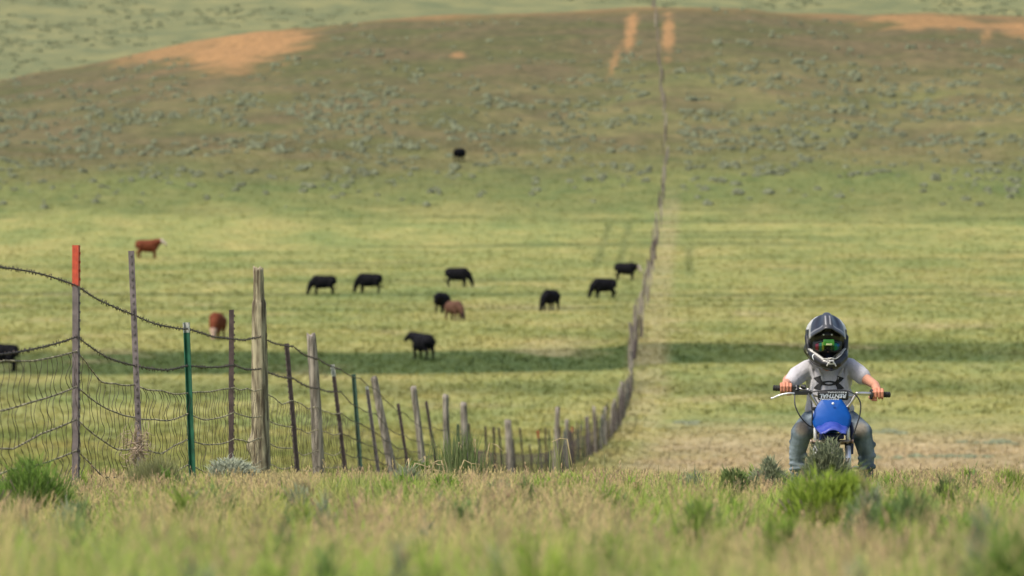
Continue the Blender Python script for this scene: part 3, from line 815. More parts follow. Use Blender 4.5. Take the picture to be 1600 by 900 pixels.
# wires: heights above the ground where they meet each near post (measured from the photograph)
M_wire = mat('wire_rusty', (.045, .032, .026), rough=.65, metal=.2, noise=.4, nscale=40)
M_wirep = col_mat('wire_with_pale_knots', rough=.6, spec=.3)
nodes = [  # D, y of: top wire, second wire, four lines of the woven mesh
    (28.5, 412, 556, 574, 644, 703, 756), (34.0, 447, 526, 549, 604, 655, 704), (37.7, 492, 571, 601, 652, 702, 745), (42.0, 514, 571, 614, 646, 686, 726),
    (46.5, 530, 570, 606, 644, 686, 722), (49.7, 526, 576, 608, 650, 684, 720), (54, 541, 591, 626, 667, 700, 729), (58, 561, 607, 637, 671, 703, 728), (62, 577, 612, 645, 677, 706, 730),
    (66, 591, 638, 662, 690, 714, 732), (69.5, 608, 646, 676, 700, 720, 738), (73, 631, 671, 690, 710, 728, 742), (77.5, 646, 681, 700, 716, 732, 745), (82, 666, 690, 706, 722, 736, 748),
    (86.5, 667, 696, 712, 726, 738, 750), (92, 672, 700, 716, 729, 741, 752), (99, 678, 706, 720, 732, 744, 754), (112, 680, 706, 722, 734, 746, 756), (127, 686, 710, 726, 737, 748, 757)]
gw = random.Random(4)
def strand_point(a, b, ya, yb, f, sag):
    D = a + (b - a) * f
    xa, xb = float(fence_x(a)), float(fence_x(b))
    za, zb = PZ(ya, a), PZ(yb, b)
    return Vector((xa + (xb - xa) * f, D, za + (zb - za) * f - sag * 4 * f * (1 - f)))
names = ['barbed_wire', 'barbed_wire'] + ['woven_wire_line'] * 4
strands = []
for s in range(6):
    mb = MB(); near = []
    pts = []
    for i in range(len(nodes) - 1):
        a, b = nodes[i], nodes[i + 1]
        sag = gw.uniform(.004, .028) if s < 2 else gw.uniform(.0, .05)
        if i == 1: sag = [.015, .03, .07, .04, .05, .06][s]
        if i == 0: sag = [-.03, .03, .02, .03, .03, .02][s]
        kink = gw.uniform(.3, .7); ka = gw.uniform(-.04, .03) if s >= 2 else gw.uniform(-.015, .01)
        nn = max(6, int((b[0] - a[0]) / (.035 if a[0] < 60 else .25)))
        seg = []
        for j in range(nn):
            f = j / nn
            p = strand_point(a[0], b[0], a[1 + s], b[1 + s], f, sag)
            p.z += ka * max(0, 1 - abs(f - kink) / .25)
            seg.append(p)
        pts.append((i, seg))
    strands.append(pts)
    allp = []
    tw = 0
    for (i, seg) in pts:
        D0 = nodes[i][0]
        if D0 < 62:
            allp += [(p, True) for p in seg]
        else: allp += [(p, False) for p in seg]
    A = []; B = []; rest = []
    for k, (p, nr) in enumerate(allp):
        if nr:
            a = k * 1.35
            o_ = Vector((math.cos(a) * .15, math.cos(a) * .35, math.sin(a))) * .0034
            A.append(p + o_); B.append(p - o_)
        else: rest.append(p)
    mb.tube(A, .0027 if s < 2 else .0022, 5); mb.tube(B, .0027 if s < 2 else .0022, 5)
    rest = [allp[len(A) - 1][0]] + rest if rest else rest
    if rest: mb.tube(rest, .0055, 5)
    # barbs
    if s < 2:
        for k in range(4, len(A), 4):
            p = (A[k] + B[k]) / 2
            for q in range(2):
                a = gw.uniform(0, 6.28); v = Vector((math.cos(a) * .6, gw.uniform(-.4, .4), math.sin(a))) * gw.uniform(.010, .02)
                mb.tube([p - v, p + v], .0026, 4)
    else:
        nv0 = len(mb.V)
        for k in range(3, len(A), 2):
            p = (A[k] + B[k]) / 2; d_ = (A[min(k + 1, len(A) - 1)] - A[k - 1]).normalized() * .011
            if gw.random() < .9: mb.tube([p - d_, p + d_ * .4], .0062 * gw.uniform(.75, 1.1), 6)
    o = mb.build(names[s], M_wire if s < 2 else M_wirep, fence); o.location = -FO
    if s >= 2:
        def wf(co, n0=nv0):
            c = np.tile(np.array((.055, .042, .03)), (len(co), 1)); c[n0:] = np.array((.42, .38, .25)) * np.repeat(rng.uniform(.25, 1.15, ((len(co) - n0) // 12 + 1, 1)), 12, 0)[:len(co) - n0]; return c
        paint(o, wf)
# wavy upright stays of the woven wire between its lines, one panel per bay
for i in range(len(nodes) - 1):
    a, b = nodes[i], nodes[i + 1]
    if a[0] > 95: break
    mb = MB()
    n = int((b[0] - a[0]) / (.27 if a[0] < 60 else .36))
    shear = gw.uniform(-.5, .5)
    for lvl in range(4):
        amp_b = gw.uniform(.003, .010) * gw.choice([-1, 1]); bel_b = gw.uniform(-.010, .018); sh_b = shear * .03 + gw.uniform(-.015, .015)
        for j in range(n + 1):
            f = min(1, max(0, (j + gw.uniform(-.25, .25)) / n))
            def line(s, ff):
                seg = strands[s][i][1]; t = ff * (len(seg) - 1); k = min(int(t), len(seg) - 2); return seg[k].lerp(seg[k + 1], t - k)
            if lvl < 3:
                p0 = line(2 + lvl, f); f2 = min(1, max(0, f + (gw.gauss(0, .007) + sh_b)))
                p1 = line(3 + lvl, f2)
            else:
                p0 = line(5, f); p1 = p0 + Vector((gw.uniform(-.02, .02), gw.uniform(-.2, .2), -.15))
            amp = amp_b + gw.gauss(0, .003); bel = bel_b + gw.gauss(0, .004)
            amp2 = gw.gauss(0, .002)
            pp = []
            for k in range(7):
                t = k / 6; p = p0.lerp(p1, t)
                off = amp * math.sin(t * math.pi * 2) + bel * math.sin(t * math.pi) + amp2 * math.sin(t * math.pi * 3)
                pp.append(p + Vector((off, off * 2.5, 0)))
            mb.tube(pp, .0021 if a[0] < 50 else .0026, 4)
    for s_ in range(2, 6):
        mb.tube(strands[s_][i][1][::4] + [strands[s_][i][1][-1]], .0018, 4)
    o = mb.build('woven_wire_panel', M_wire, fence); o.location = -FO
# plain wires of the far stretch
for s in range(4):
    mb = MB(); P_ = []
    hs = (1.08, .82, .5, .25)[s]
    P_.append(Vector((float(fence_x(127)), 127, gz(float(fence_x(127)), 127) + hs)))
    for d in pd[::2]:
        if d > 330: break
        x = float(fence_x(d)); P_.append(Vector((x, d, gz(x, d) + hs)))
    mb.tube(P_, .008, 4); o = mb.build('wire', M_wire, fence); o.location = -FO

mb = MB(); d = 95.0
while d < 330:
    x = float(fence_x(d)); z = gz(x, d); mb.tube([(x, d, z), (x + gw.uniform(-.02, .02), d, z + .45), (x, d, z + .85)], .006, 4); d += .35 if d < 170 else .5
o = mb.build('distant_woven_wire', M_wire, fence); o.location = -FO; o['kind'] = 'stuff'

# ------------------------------------------------------------------ blob modelling: union of tapered capsules, remeshed to one skin
def capsule(mb, a, b, ra, rb, seg=14, flat=(1, 1, 1)):
    a, b = Vector(a), Vector(b); d = b - a; L = max(d.length, 1e-5); q = d.normalized().to_track_quat('Z', 'Y').to_matrix() if d.length > 1e-5 else Matrix.Identity(3)
    V, F = [], []; rings = []
    for k in range(1, 7):
        t = -math.pi / 2 + math.pi / 2 * k / 6; rings.append((ra * math.sin(t), ra * math.cos(t)))
    for k in range(0, 6):
        t = math.pi / 2 * k / 6; rings.append((L + rb * math.sin(t), rb * math.cos(t)))
    for z, r in rings:
        for k in range(seg):
            u = 2 * math.pi * k / seg; V.append(a + q @ Vector((math.cos(u) * r, math.sin(u) * r, z)))
    V.append(a + q @ Vector((0, 0, -ra))); V.append(a + q @ Vector((0, 0, L + rb)))
    n = len(rings)
    for i in range(n - 1):
        for k in range(seg): F.append((i * seg + k, i * seg + (k + 1) % seg, (i + 1) * seg + (k + 1) % seg, (i + 1) * seg + k))
    for k in range(seg):
        F.append((n * seg, (k + 1) % seg, k)); F.append((n * seg + 1, (n - 1) * seg + k, (n - 1) * seg + (k + 1) % seg))
    mb.add((V, F))
def ellipsoid(mb, c, r, rot=None, seg=20):
    c = Vector(c); V, F = [], []; n = 12
    for i in range(1, n):
        t = math.pi * i / n
        for k in range(seg):
            u = 2 * math.pi * k / seg; v = Vector((math.sin(t) * math.cos(u) * r[0], math.sin(t) * math.sin(u) * r[1], -math.cos(t) * r[2]))
            V.append(c + (rot @ v if rot is not None else v))
    for s_ in (-1, 1):
        v = Vector((0, 0, s_ * r[2])); V.append(c + (rot @ v if rot is not None else v))
    for i in range(n - 2):
        for k in range(seg): F.append((i * seg + k, i * seg + (k + 1) % seg, (i + 1) * seg + (k + 1) % seg, (i + 1) * seg + k))
    b0 = (n - 1) * seg
    for k in range(seg):
        F.append((b0, (k + 1) % seg, k)); F.append((b0 + 1, (n - 2) * seg + k, (n - 2) * seg + (k + 1) % seg))
    mb.add((V, F))
def chain(mb, pts, rads, seg=14):
    for i in range(len(pts) - 1): capsule(mb, pts[i], pts[i + 1], rads[i], rads[i + 1], seg)
def fuse(mb, name, m, parent=None, voxel=.01, smooth=4, decimate=0, keep_islands=False):
    o = mb.build(name, m, parent)
    r = o.modifiers.new('r', 'REMESH'); r.mode = 'VOXEL'; r.voxel_size = voxel; r.use_smooth_shade = True
    if smooth:
        s = o.modifiers.new('s', 'SMOOTH'); s.iterations = smooth; s.factor = .5
    if decimate:
        d = o.modifiers.new('d', 'DECIMATE'); d.ratio = decimate
    bake(o)
    me = o.data
    # one continuous skin: drop stray islands
    bm = bmesh.new(); bm.from_mesh(me); bm.verts.ensure_lookup_table()
    seen = set(); isl = []
    if not keep_islands:
        for v in bm.verts:
            if v.index in seen: continue
            st = [v]; comp = []; seen.add(v.index)
            while st:
                u = st.pop(); comp.append(u)
                for e in u.link_edges:
                    w_ = e.other_vert(u)
                    if w_.index not in seen: seen.add(w_.index); st.append(w_)
            isl.append(comp)
        isl.sort(key=len, reverse=True)
        kill = [v for c in isl[1:] for v in c if True]
        if kill: bmesh.ops.delete(bm, geom=kill, context='VERTS')
    bm.to_mesh(me); bm.free(); me.shade_smooth()
    return o
# ------------------------------------------------------------------ cattle
M_hide = col_mat('cattle_hide', rough=.8, spec=.1, noise=.15, nscale=6, bump=.006, bscale=25)
BLACK = (.006, .006, .008); REDB = (.13, .038, .018); PALE = (.55, .46, .38); BRN = (.10, .052, .036)
def make_cow(px, py, D, yaw, head, body, label, face=None, scale=1.0, turn=0.0, seed=0, dark=None):
    """local +X is forward; head: 'graze','stand','low'"""
    g = random.Random(seed); mb = MB()
    # trunk: deep chest narrowing to the flank
    def slab(x, z, ry, rz, rx=.30): ellipsoid(mb, (x, 0, z), (rx, ry, rz))
    slab(-.66, .98, .27, .34, .27); slab(-.42, .94, .33, .41, .32); slab(-.12, .89, .37, .46, .36); slab(.16, .88, .36, .46, .36); slab(.40, .93, .31, .43, .30); slab(.56, 1.0, .23, .34, .22)
    capsule(mb, (-.72, 0, 1.23), (.44, 0, 1.25), .10, .12)
    st = g.uniform(-.07, .07)
    for s_ in (-1, 1):
        k = s_ * st
        chain(mb, [(.42, .18 * s_, .72), (.44 + k, .19 * s_, .42), (.43 + k * 1.4, .18 * s_, .12), (.47 + k * 1.5, .18 * s_, .035)], [.15, .075, .055, .07])
        chain(mb, [(-.62, .17 * s_, .92), (-.52 - k, .21 * s_, .66), (-.72 - k, .19 * s_, .44), (-.69 - k * 1.4, .19 * s_, .12), (-.65 - k * 1.5, .19 * s_, .035)], [.23, .16, .075, .055, .07])
    ellipsoid(mb, (-.38, 0, .58), (.16, .13, .11))                       # udder / belly
    chain(mb, [(-.88, 0, 1.20), (-.95, 0, .98), (-.94, 0, .60), (-.93, 0, .40)], [.06, .03, .022, .05], 8)
    ct, sn = math.cos(turn), math.sin(turn)
    def T(dx, z, dy=0): return (.48 + dx * ct - dy * sn, dx * sn + dy * ct, z)
    if head == 'graze':
        chain(mb, [T(-.05, 1.05), T(.26, .82), T(.44, .50)], [.33, .25, .17]); hp, hm = T(.45, .46), T(.56, .10)
    elif head == 'low':
        chain(mb, [T(-.05, 1.06), T(.24, 1.04), T(.42, 1.02)], [.33, .26, .19]); hp, hm = T(.46, 1.04), T(.66, .72)
    else:
        chain(mb, [T(-.05, 1.08), T(.22, 1.18), T(.38, 1.24)], [.33, .26, .20]); hp, hm = T(.44, 1.27), T(.76, 1.02)
    chain(mb, [hp, Vector(hp).lerp(Vector(hm), .55), hm], [.155, .125, .10])
    f = (Vector(hm) - Vector(hp)).normalized(); side = Vector((-sn, ct, 0))
    for s_ in (-1, 1):
        e = Vector(hp) - f * .06; capsule(mb, e + side * .10 * s_, e + side * .27 * s_ + Vector((0, 0, -.03)), .04, .022, 8)
    x = PX(px, D)
    o = fuse(mb, 'cow', M_hide, None, voxel=.026, smooth=3)
    def fn(co):
        c = np.tile(np.array(body), (len(co), 1))
        if dark is not None:
            c = np.where((co[:, 2] < .55)[:, None], c * .6, c)
        A = np.array(hp); B = np.array(hm); d = B - A; t = ((co - A) @ d) / (d @ d)
        dist = np.linalg.norm(co - (A + np.clip(t, 0, 1)[:, None] * d), axis=1)
        hd = (dist < .20) & (t > -.25)
        if face is not None: c[hd] = face
        return c
    paint(o, fn)
    o.location = (x, D, gz(x, D) - .02); o.rotation_euler = (0, 0, R(yaw)); o.scale = (scale,) * 3
    tag(o, label, 'cow', 'cattle grazing in the valley')
    return o
# yaw 0 faces right, 180 left, 270 towards the camera, 90 away
def Dof(py, px):   # distance at which the ground shows at height py in the view down column px
    ds = np.arange(185, 860, .5); xs = (px - 800) * ds / FP; zs = terrain(xs, ds); ys = 365 - zs * FP / ds
    i = np.where(ys < py)[0]; return float(ds[i[0]])
def cow(px, py, *a, **k): make_cow(px, py, Dof(py, px), *a, **k)
cow(232, 404, 0, 'stand', REDB, 'red-brown cow with a pale face standing beyond the second fence post', face=PALE, seed=1, scale=1.12)
cow(339, 531, 262, 'graze', REDB, 'red-brown cow grazing head-on with a pale face, left of the brown fence post', face=(.42, .30, .24), seed=2, scale=1.1)
cow(-2, 582, 183, 'low', BLACK, 'black cow cut off by the left edge of the picture', seed=3, scale=1.05)
cow(504, 461, 180, 'graze', BLACK, 'black cow grazing, leftmost of the black cows above the wooden posts', seed=4, scale=1.0, turn=.15)
cow(576, 458, 170, 'graze', BLACK, 'black cow grazing just right of the leftmost grazing black cow', seed=5, scale=1.02, turn=-.2)
cow(716, 448, -6, 'graze', BLACK, 'black cow grazing to the right above the black and brown pair', seed=6, scale=1.0)
cow(690, 489, 248, 'low', BLACK, 'black cow standing head-on behind the brown cow', seed=7, scale=.95)
cow(710, 501, -58, 'graze', BRN, 'dull brown cow grazing in front of a black one', face=(.045, .03, .025), seed=8, scale=.88, turn=.2)
cow(660, 562, 124, 'stand', BLACK, 'nearest black cow looking left, standing on the dark green strip', seed=9, scale=1.0, turn=.35)
cow(860, 486, 242, 'graze', BLACK, 'black cow grazing towards the camera, alone in mid field', seed=10, scale=1.0, turn=-.3)
cow(943, 466, 200, 'graze', BLACK, 'black cow grazing left, close to the fence', seed=11, scale=1.0)
cow(979, 438, -14, 'low', BLACK, 'black cow with a pale face beside the distant fence', face=PALE, seed=12, scale=.95)
cow(718, 253, 60, 'low', BLACK, 'tiny black cow at the foot of the brown hill', seed=13, scale=1.0)

# ------------------------------------------------------------------ rider and motorbike (metres, seen from the front; -Y is forward)
RX, RD = PX(1297, 36.0), 36.0
RZ = -1.656
M_blue = mat('plastic_blue', (.002, .070, .32), rough=.45, noise=.10, nscale=12, spec=.25)
M_purple = mat('plastic_faded_blue', (.018, .040, .28), rough=.4, rgb2=(.06, .085, .34), nscale=16, spec=.3)
M_darkblue = mat('plastic_dark_blue', (.006, .014, .10), rough=.5)
M_black = mat('rubber_black', (.018, .017, .016), rough=.7, bump=.001, bscale=200)
M_blackp = mat('plastic_black', (.015, .015, .016), rough=.4)
M_chrome = mat('bar_metal', (.60, .56, .52), rough=.28, metal=.9, noise=.15, nscale=20)
M_alu = mat('fork_aluminium', (.72, .72, .72), rough=.35, metal=.6)
M_rustym = mat('bracket_metal', (.22, .12, .07), rough=.6, metal=.4, rgb2=(.45, .38, .32), nscale=40)
M_textw = mat('print_white', (.72, .76, .78), rough=.5)
bike = empty('kids_motorbike', (RX, RD, RZ))
tag(bike, 'small blue dirt bike ridden by the child towards the camera', 'motorbike')
L0, L1, L2, L3, L4 = (-.362, -.17, .684), (-.165, -.215, .674), (-.145, -.218, .664), (-.088, -.225, .572), (-.05, -.227, .553)
R4, R3, R2, R1, R0 = (.05, -.227, .550), (.097, -.225, .566), (.150, -.218, .640), (.175, -.215, .650), (.362, -.17, .642)
def smooth_path(pts, n=6):
    pts = [Vector(p) for p in pts]; out = []
    P = [pts[0] * 2 - pts[1]] + pts + [pts[-1] * 2 - pts[-2]]
    for i in range(1, len(P) - 2):
        for k in range(n):
            t = k / n; a, b, c, d = P[i - 1], P[i], P[i + 1], P[i + 2]
            out.append(.5 * ((2 * b) + (c - a) * t + (2 * a - 5 * b + 4 * c - d) * t * t + (3 * b - a - 3 * c + d) * t ** 3))
    out.append(pts[-1]); return out
MB().tube(smooth_path([L0, L1, L2, L3, L4, R4, R3, R2, R1, R0], 5), .0115, 12).build('handlebar', M_chrome, bike)
MB().tube([(-.128, -.220, .637), (.148, -.220, .634)], .009, 10).build('crossbar', M_chrome, bike)
for (a, b) in (((-.366, -.168, .684), (-.243, -.198, .678)), ((.368, -.168, .641), (.250, -.198, .646))):
    a, b = Vector(a), Vector(b); mb = MB(); mb.tube([a, b], .0165, 16)
    for k in range(9):
        p = a.lerp(b, (k + .5) / 9); d = (b - a).normalized() * .003; mb.tube([p - d, p + d], .0188, 16)
    fl = MB(); dd = (b - a).normalized() * .006
    g_o = mb.build('grip', M_black, bike)
    r_ = .033 if b.x > 0 else .024
    fl.tube([b - dd, b - dd * .5, b + dd * .5, b + dd], [r_ * .9, r_, r_, r_ * .9], 20).build('flange', M_black, g_o)
# clutch-side perch, switch and lever
mb = MB(); mb.box((-.19, -.238, .655), (.115, .03, .026)); mb.tube([(-.222, -.225, .70), (-.222, -.245, .665)], .016, 10); mb.box((-.238, -.235, .672), (.022, .035, .05))
mb.tube([(-.195, -.225, .697), (-.165, -.235, .688)], .013, 8); mb.tube([(-.168, -.23, .705), (-.185, -.232, .68)], .008, 8); mb.box((-.140, -.235, .659), (.03, .026, .022))
mb.build('lever_perch', M_blackp, bike, smooth=False, bevel=.004)
MB().tube(smooth_path([(-.238, -.262, .651), (-.275, -.272, .652), (-.33, -.270, .641), (-.368, -.258, .624), (-.382, -.252, .620)]), [.0065] * 24 + [.009], 10).build('brake_lever', M_alu, bike)
# crossbar pad with its lettering (mounted upside down)
mb = MB(); mb.box((.006, -.232, .637), (.195, .046, .057)); pad = mb.build('crossbar_pad', M_blackp, bike, smooth=True, bevel=.012)
def text_mesh(body, size, name, m, parent, loc, rot, sx=1.0, shear=0, bold=0, ext=.0012):
    cu = bpy.data.curves.new(name, 'FONT'); cu.body = body; cu.size = size; cu.align_x = 'CENTER'; cu.align_y = 'CENTER'; cu.shear = shear; cu.offset = bold; cu.extrude = ext
    t = bpy.data.objects.new('t', cu); COL.objects.link(t)
    dg = bpy.context.evaluated_depsgraph_get(); dg.update()
    me = bpy.data.meshes.new_from_object(t.evaluated_get(dg)); bpy.data.objects.remove(t)
    me.name = name; o = link(name, me, m, parent); o.location = loc; o.rotation_euler = rot; o.scale = (sx, 1, 1); return o
text_mesh('RENTHAL', .034, 'lettering', M_textw, pad, (.006, -.2565, .637), (R(90), R(180), 0), sx=1.12, shear=.2, bold=.0012)
text_mesh('RENTHAL', .013, 'small_lettering', M_textw, pad, (-.02, -.2565, .6155), (R(90), R(180), 0), sx=2.2, bold=.0003)
text_mesh('RENTHAL', .013, 'small_lettering', M_textw, pad, (.03, -.2565, .6585), (R(90), R(180), 0), sx=2.2, bold=.0003)
# number plate: domed six-sided board
def px2(cx, cy): return ((1160 + cx / 3.214 - 1297) / 247, (774 - (470 + cy / 3.214)) / 247)
outl = [px2(*q) for q in ((388, 489), (437, 485), (487, 489), (512, 525), (533, 572), (535, 588), (528, 618), (512, 648), (437, 652), (362, 648), (345, 622), (337, 588), (339, 572), (362, 523))]
def domed(outline, y0, bulge, tilt, name, m, parent, th=.006, rings=6):
    c = Vector((sum(p[0] for p in outline) / len(outline), sum(p[1] for p in outline) / len(outline)))
    # round the outline with extra points
    O = [Vector(p) for p in outline]; n = len(O); Q = []
    for i in range(n):
        a, b, d = O[i - 1], O[i], O[(i + 1) % n]
        Q += [b.lerp(a, .12), (b.lerp(a, .03) + b.lerp(d, .03)) / 2, b.lerp(d, .12)]
    V, F = [], []; n = len(Q)
    for j in range(rings + 1):
        f = j / rings
        for p in Q:
            q = c + (p - c) * f; y = y0 - bulge * (1 - f ** 2.2) + tilt * (q.y - c.y)
            V.append((q.x, y, q.y))
    for j in range(rings):
        for k in range(n): F.append((j * n + k, (j + 1) * n + k, (j + 1) * n + (k + 1) % n, j * n + (k + 1) % n))
    mb = MB(); mb.add((V, F)); o = mb.build(name, m, parent)
    sm = o.modifiers.new('s', 'SOLIDIFY'); sm.thickness = th; sm.offset = 1
    bv = o.modifiers.new('b', 'BEVEL'); bv.width = .002; bv.segments = 2; bv.limit_method = 'ANGLE'
    wd = o.modifiers.new('w', 'WELD'); wd.merge_threshold = .0004
    bake(o); o.data.shade_smooth(); return o
plate = domed(outl, -.285, .022, .30, 'number_plate', M_blue, bike)
mb = MB(); ellipsoid(mb, (.002, -.296, .589), (.0085, .005, .0085)); mb.build('bolt_head', M_textw, plate)
# front mudguard: arched strip rising to the back
V, F = [], []; ns, nt_ = 16, 14
for i in range(nt_ + 1):
    t = i / nt_; y = -.50 + .45 * t
    zc = .440 + .040 * math.sin(min(1, t * 1.5) * math.pi / 2); hw = .080 + .024 * min(1, t * 3)
    for j in range(ns + 1):
        u = j / ns * 2 - 1
        V.append((u * hw - .007, y, zc - .036 * abs(u) ** 2.6 - (.012 if i == 0 else 0) * (1 - abs(u) ** 3) + .004 * math.exp(-(u / .25) ** 2) - .010 * math.exp(-((abs(u) - .62) / .16) ** 2)))
for i in range(nt_):
    for j in range(ns): F.append((i * (ns + 1) + j, i * (ns + 1) + j + 1, (i + 1) * (ns + 1) + j + 1, (i + 1) * (ns + 1) + j))
o = MB().add((V, F)).build('front_mudguard', M_purple, bike)
sm = o.modifiers.new('s', 'SOLIDIFY'); sm.thickness = .005; bake(o); o.data.shade_smooth()
mb = MB(); mb.box((-.007, -.30, .385), (.150, .16, .035)); mb.build('mudguard_bracket', M_darkblue, bike, smooth=False, bevel=.01)
for sx_ in (-1, 1):
    cx = -.007 + .101 * sx_
    mb = MB(); mb.tube([(cx, -.235, .56), (cx, -.275, .45), (cx, -.335, .32)], .0135, 14); mb.tube([(cx, -.335, .32), (cx, -.395, .185)], .0185, 14)
    lg = mb.build('fork_leg', M_alu, bike)
    mb = MB(); mb.tube([(cx, -.318, .352), (cx, -.340, .300)], .0205, 14); mb.build('dust_seal', M_black, lg)
mb = MB(); mb.tube([(-.135, -.335, .352), (-.09, -.345, .350), (-.035, -.345, .352)], .008, 8); mb.tube([(.025, -.345, .350), (.08, -.345, .353), (.12, -.335, .352)], .008, 8)
for x in (-.138, -.10, -.045, .03, .09, .122): mb.tube([(x - .006, -.345, .352), (x + .006, -.345, .352)], .013, 8)
mb.box((-.007, -.26, .345), (.2, .03, .03)); mb.tube([(-.137, -.335, .365), (-.132, -.335, .32)], .006, 8)
mb.build('fork_brace', M_rustym, bike)
mb = MB(); mb.box((-.007, -.245, .555), (.23, .05, .022)); mb.box((-.007, -.235, .455), (.23, .05, .022)); mb.tube([(-.007, -.235, .44), (-.007, -.22, .57)], .022, 12)
mb.build('triple_clamp', M_blackp, bike, smooth=False, bevel=.004)
def wheel(cx, cy, cz, Rw, name, wd):
    r = empty(name, (cx, cy, cz), parent=bike); mb = MB()
    n = 36; V, F = [], []; prof = [(-wd * .5, Rw * .80), (-wd * .52, Rw * .88), (-wd * .36, Rw * .96), (0, Rw), (wd * .36, Rw * .96), (wd * .52, Rw * .88), (wd * .5, Rw * .80)]
    for i in range(n):
        a = 2 * math.pi * i / n
        for (x, q) in prof: V.append((x, math.cos(a) * q, math.sin(a) * q))
    m = len(prof)
    for i in range(n):
        for k in range(m): F.append((i * m + k, i * m + (k + 1) % m, ((i + 1) % n) * m + (k + 1) % m, ((i + 1) % n) * m + k))
    mb.add((V, F))
    for i in range(n):
        a = 2 * math.pi * i / n; rot = Matrix.Rotation(a, 3, 'X')
        for x in ((-.022, .022) if i % 2 else (0, -.034, .034)):
            mb.box(rot @ Vector((x, Rw - (.001 if abs(x) < .03 else .012), 0)), (.016, .02, .016), rot)
    mb.build('tyre', M_black, r, smooth=False)
    mb = MB(); V, F = [], []
    for i in range(n):
        a = 2 * math.pi * i / n
        for (x, q) in ((-.02, Rw * .80), (-.014, Rw * .72), (.014, Rw * .72), (.02, Rw * .80)): V.append((x, math.cos(a) * q, math.sin(a) * q))
    for i in range(n):
        for k in range(4): F.append((i * 4 + k, i * 4 + (k + 1) % 4, ((i + 1) % n) * 4 + (k + 1) % 4, ((i + 1) % n) * 4 + k))
    mb.add((V, F)); mb.tube([(-.05, 0, 0), (.05, 0, 0)], .03, 14)
    mb.build('rim', M_alu, r)
    mb = MB()
    for i in range(18):
        a = 2 * math.pi * i / 18; s_ = .03 if i % 2 else -.03
        mb.tube([(s_, math.cos(a + .3) * .03, math.sin(a + .3) * .03), (0, math.cos(a) * Rw * .73, math.sin(a) * Rw * .73)], .0015, 4)
    mb.build('spokes', M_alu, r)
wheel(-.007, -.40, .185, .19, 'front_wheel', .075)
wheel(-.007, .46, .185, .19, 'rear_wheel', .085)
mb = MB(); mb.tube(smooth_path([(0, -.21, .46), (0, 0, .42), (0, .25, .40), (0, .42, .42)]), .018, 10); mb.tube([(0, -.20, .43), (0, -.10, .22), (0, .16, .16)], .016, 10)
for s_ in (-1, 1): mb.tube([(.05 * s_, .15, .18), (.055 * s_, .46, .185)], .013, 8); mb.tube([(.04 * s_, .2, .40), (.05 * s_, .34, .2)], .012, 8)
mb.build('frame', M_blue, bike)
mb = MB(); mb.box((0, .06, .23), (.16, .19, .13)); mb.tube([(0, -.02, .24), (0, -.06, .34)], .045, 14)
for k in range(5): mb.tube([(0, -.022 - .008 * k, .255 + .018 * k), (0, -.024 - .008 * k, .261 + .018 * k)], .058, 14)
mb.build('engine', mat('engine_metal', (.08, .08, .08), rough=.5, metal=.6, noise=.3), bike, smooth=False, bevel=.006)
mb = MB(); ellipsoid(mb, (0, -.03, .455), (.085, .16, .07)); mb.build('fuel_tank', M_blue, bike)
mb = MB(); chain(mb, [(0, .10, .455), (0, .46, .475)], [.06, .055]); fuse(mb, 'seat', M_blackp, bike, .012)
V, F = [], []
for i in range(9):
    t = i / 8
    for j in range(9):
        u = j / 4 - 1; V.append((u * .08, .42 + .27 * t, .50 + .05 * t - .03 * abs(u) ** 2))
for i in range(8):
    for j in range(8): F.append((i * 9 + j, i * 9 + j + 1, (i + 1) * 9 + j + 1, (i + 1) * 9 + j))
o = MB().add((V, F)).build('rear_mudguard', M_blue, bike); sm = o.modifiers.new('s', 'SOLIDIFY'); sm.thickness = .005; bake(o)
for s_ in (-1, 1): MB().tube([(.07 * s_, .10, .17), (.20 * s_, .08, .17)], .011, 8).build('footpeg', M_alu, bike)
mb = MB(); mb.tube(smooth_path([(.115, -.24, .47), (.128, -.22, .40), (.125, -.18, .27)]), .012, 8); mb.build('side_strut', M_darkblue, bike)
cab = [[(-.236, -.262, .645), (-.236, -.30, .58), (-.205, -.32, .51), (-.155, -.31, .455), (-.11, -.28, .435)],
       [(-.15, -.245, .655), (-.135, -.29, .60), (-.128, -.30, .53), (-.128, -.28, .44)],
       [(-.14, -.25, .660), (-.06, -.268, .669), (.07, -.270, .672), (.135, -.29, .650), (.172, -.30, .60), (.172, -.31, .53), (.145, -.32, .44), (.118, -.33, .36), (.112, -.35, .28)]]
for c in cab: MB().tube(smooth_path(c, 8), .0045, 8).build('cable', M_blackp, bike)

# the child -------------------------------------------------------------
M_skin = col_mat('skin', rough=.55, spec=.35, noise=.06, nscale=30)
SKIN = np.array([.50, .245, .160]); 
body = MB()
ellipsoid(body, (-.02, .03, .965), (.072, .088, .10)); ellipsoid(body, (-.018, .00, .925), (.055, .065, .065))
chain(body, [(-.018, -.045, .950), (-.018, -.068, .918)], [.010, .013], 10)                # nose
chain(body, [(-.02, .06, .90), (-.005, .085, .80)], [.048, .055])                      # neck
for s_ in (-1, 1):
    ellipsoid(body, (-.02 + .075 * s_, .035, .95), (.012, .02, .028))
    chain(body, [(0, .12, .80), (.13 * s_, .12, .80)], [.07, .05])
    kx_, fx_ = (-.182, -.203) if s_ < 0 else (.196, .230)
    chain(body, [(.06 * s_, .18, .48), (kx_ * .62, .06, .455), (kx_, -.045, .395), (kx_ * .35 + fx_ * .65 + .012 * s_, -.005, .27), (fx_, .035, .11), (fx_, .04, .07)], [.07, .06, .048, .036, .03, .028])
    chain(body, [(fx_, .05, .055), (fx_, -.06, .045)], [.030, .026])
ellipsoid(body, (0, .13, .71), (.13, .085, .14)); ellipsoid(body, (0, .17, .55), (.12, .085, .11))
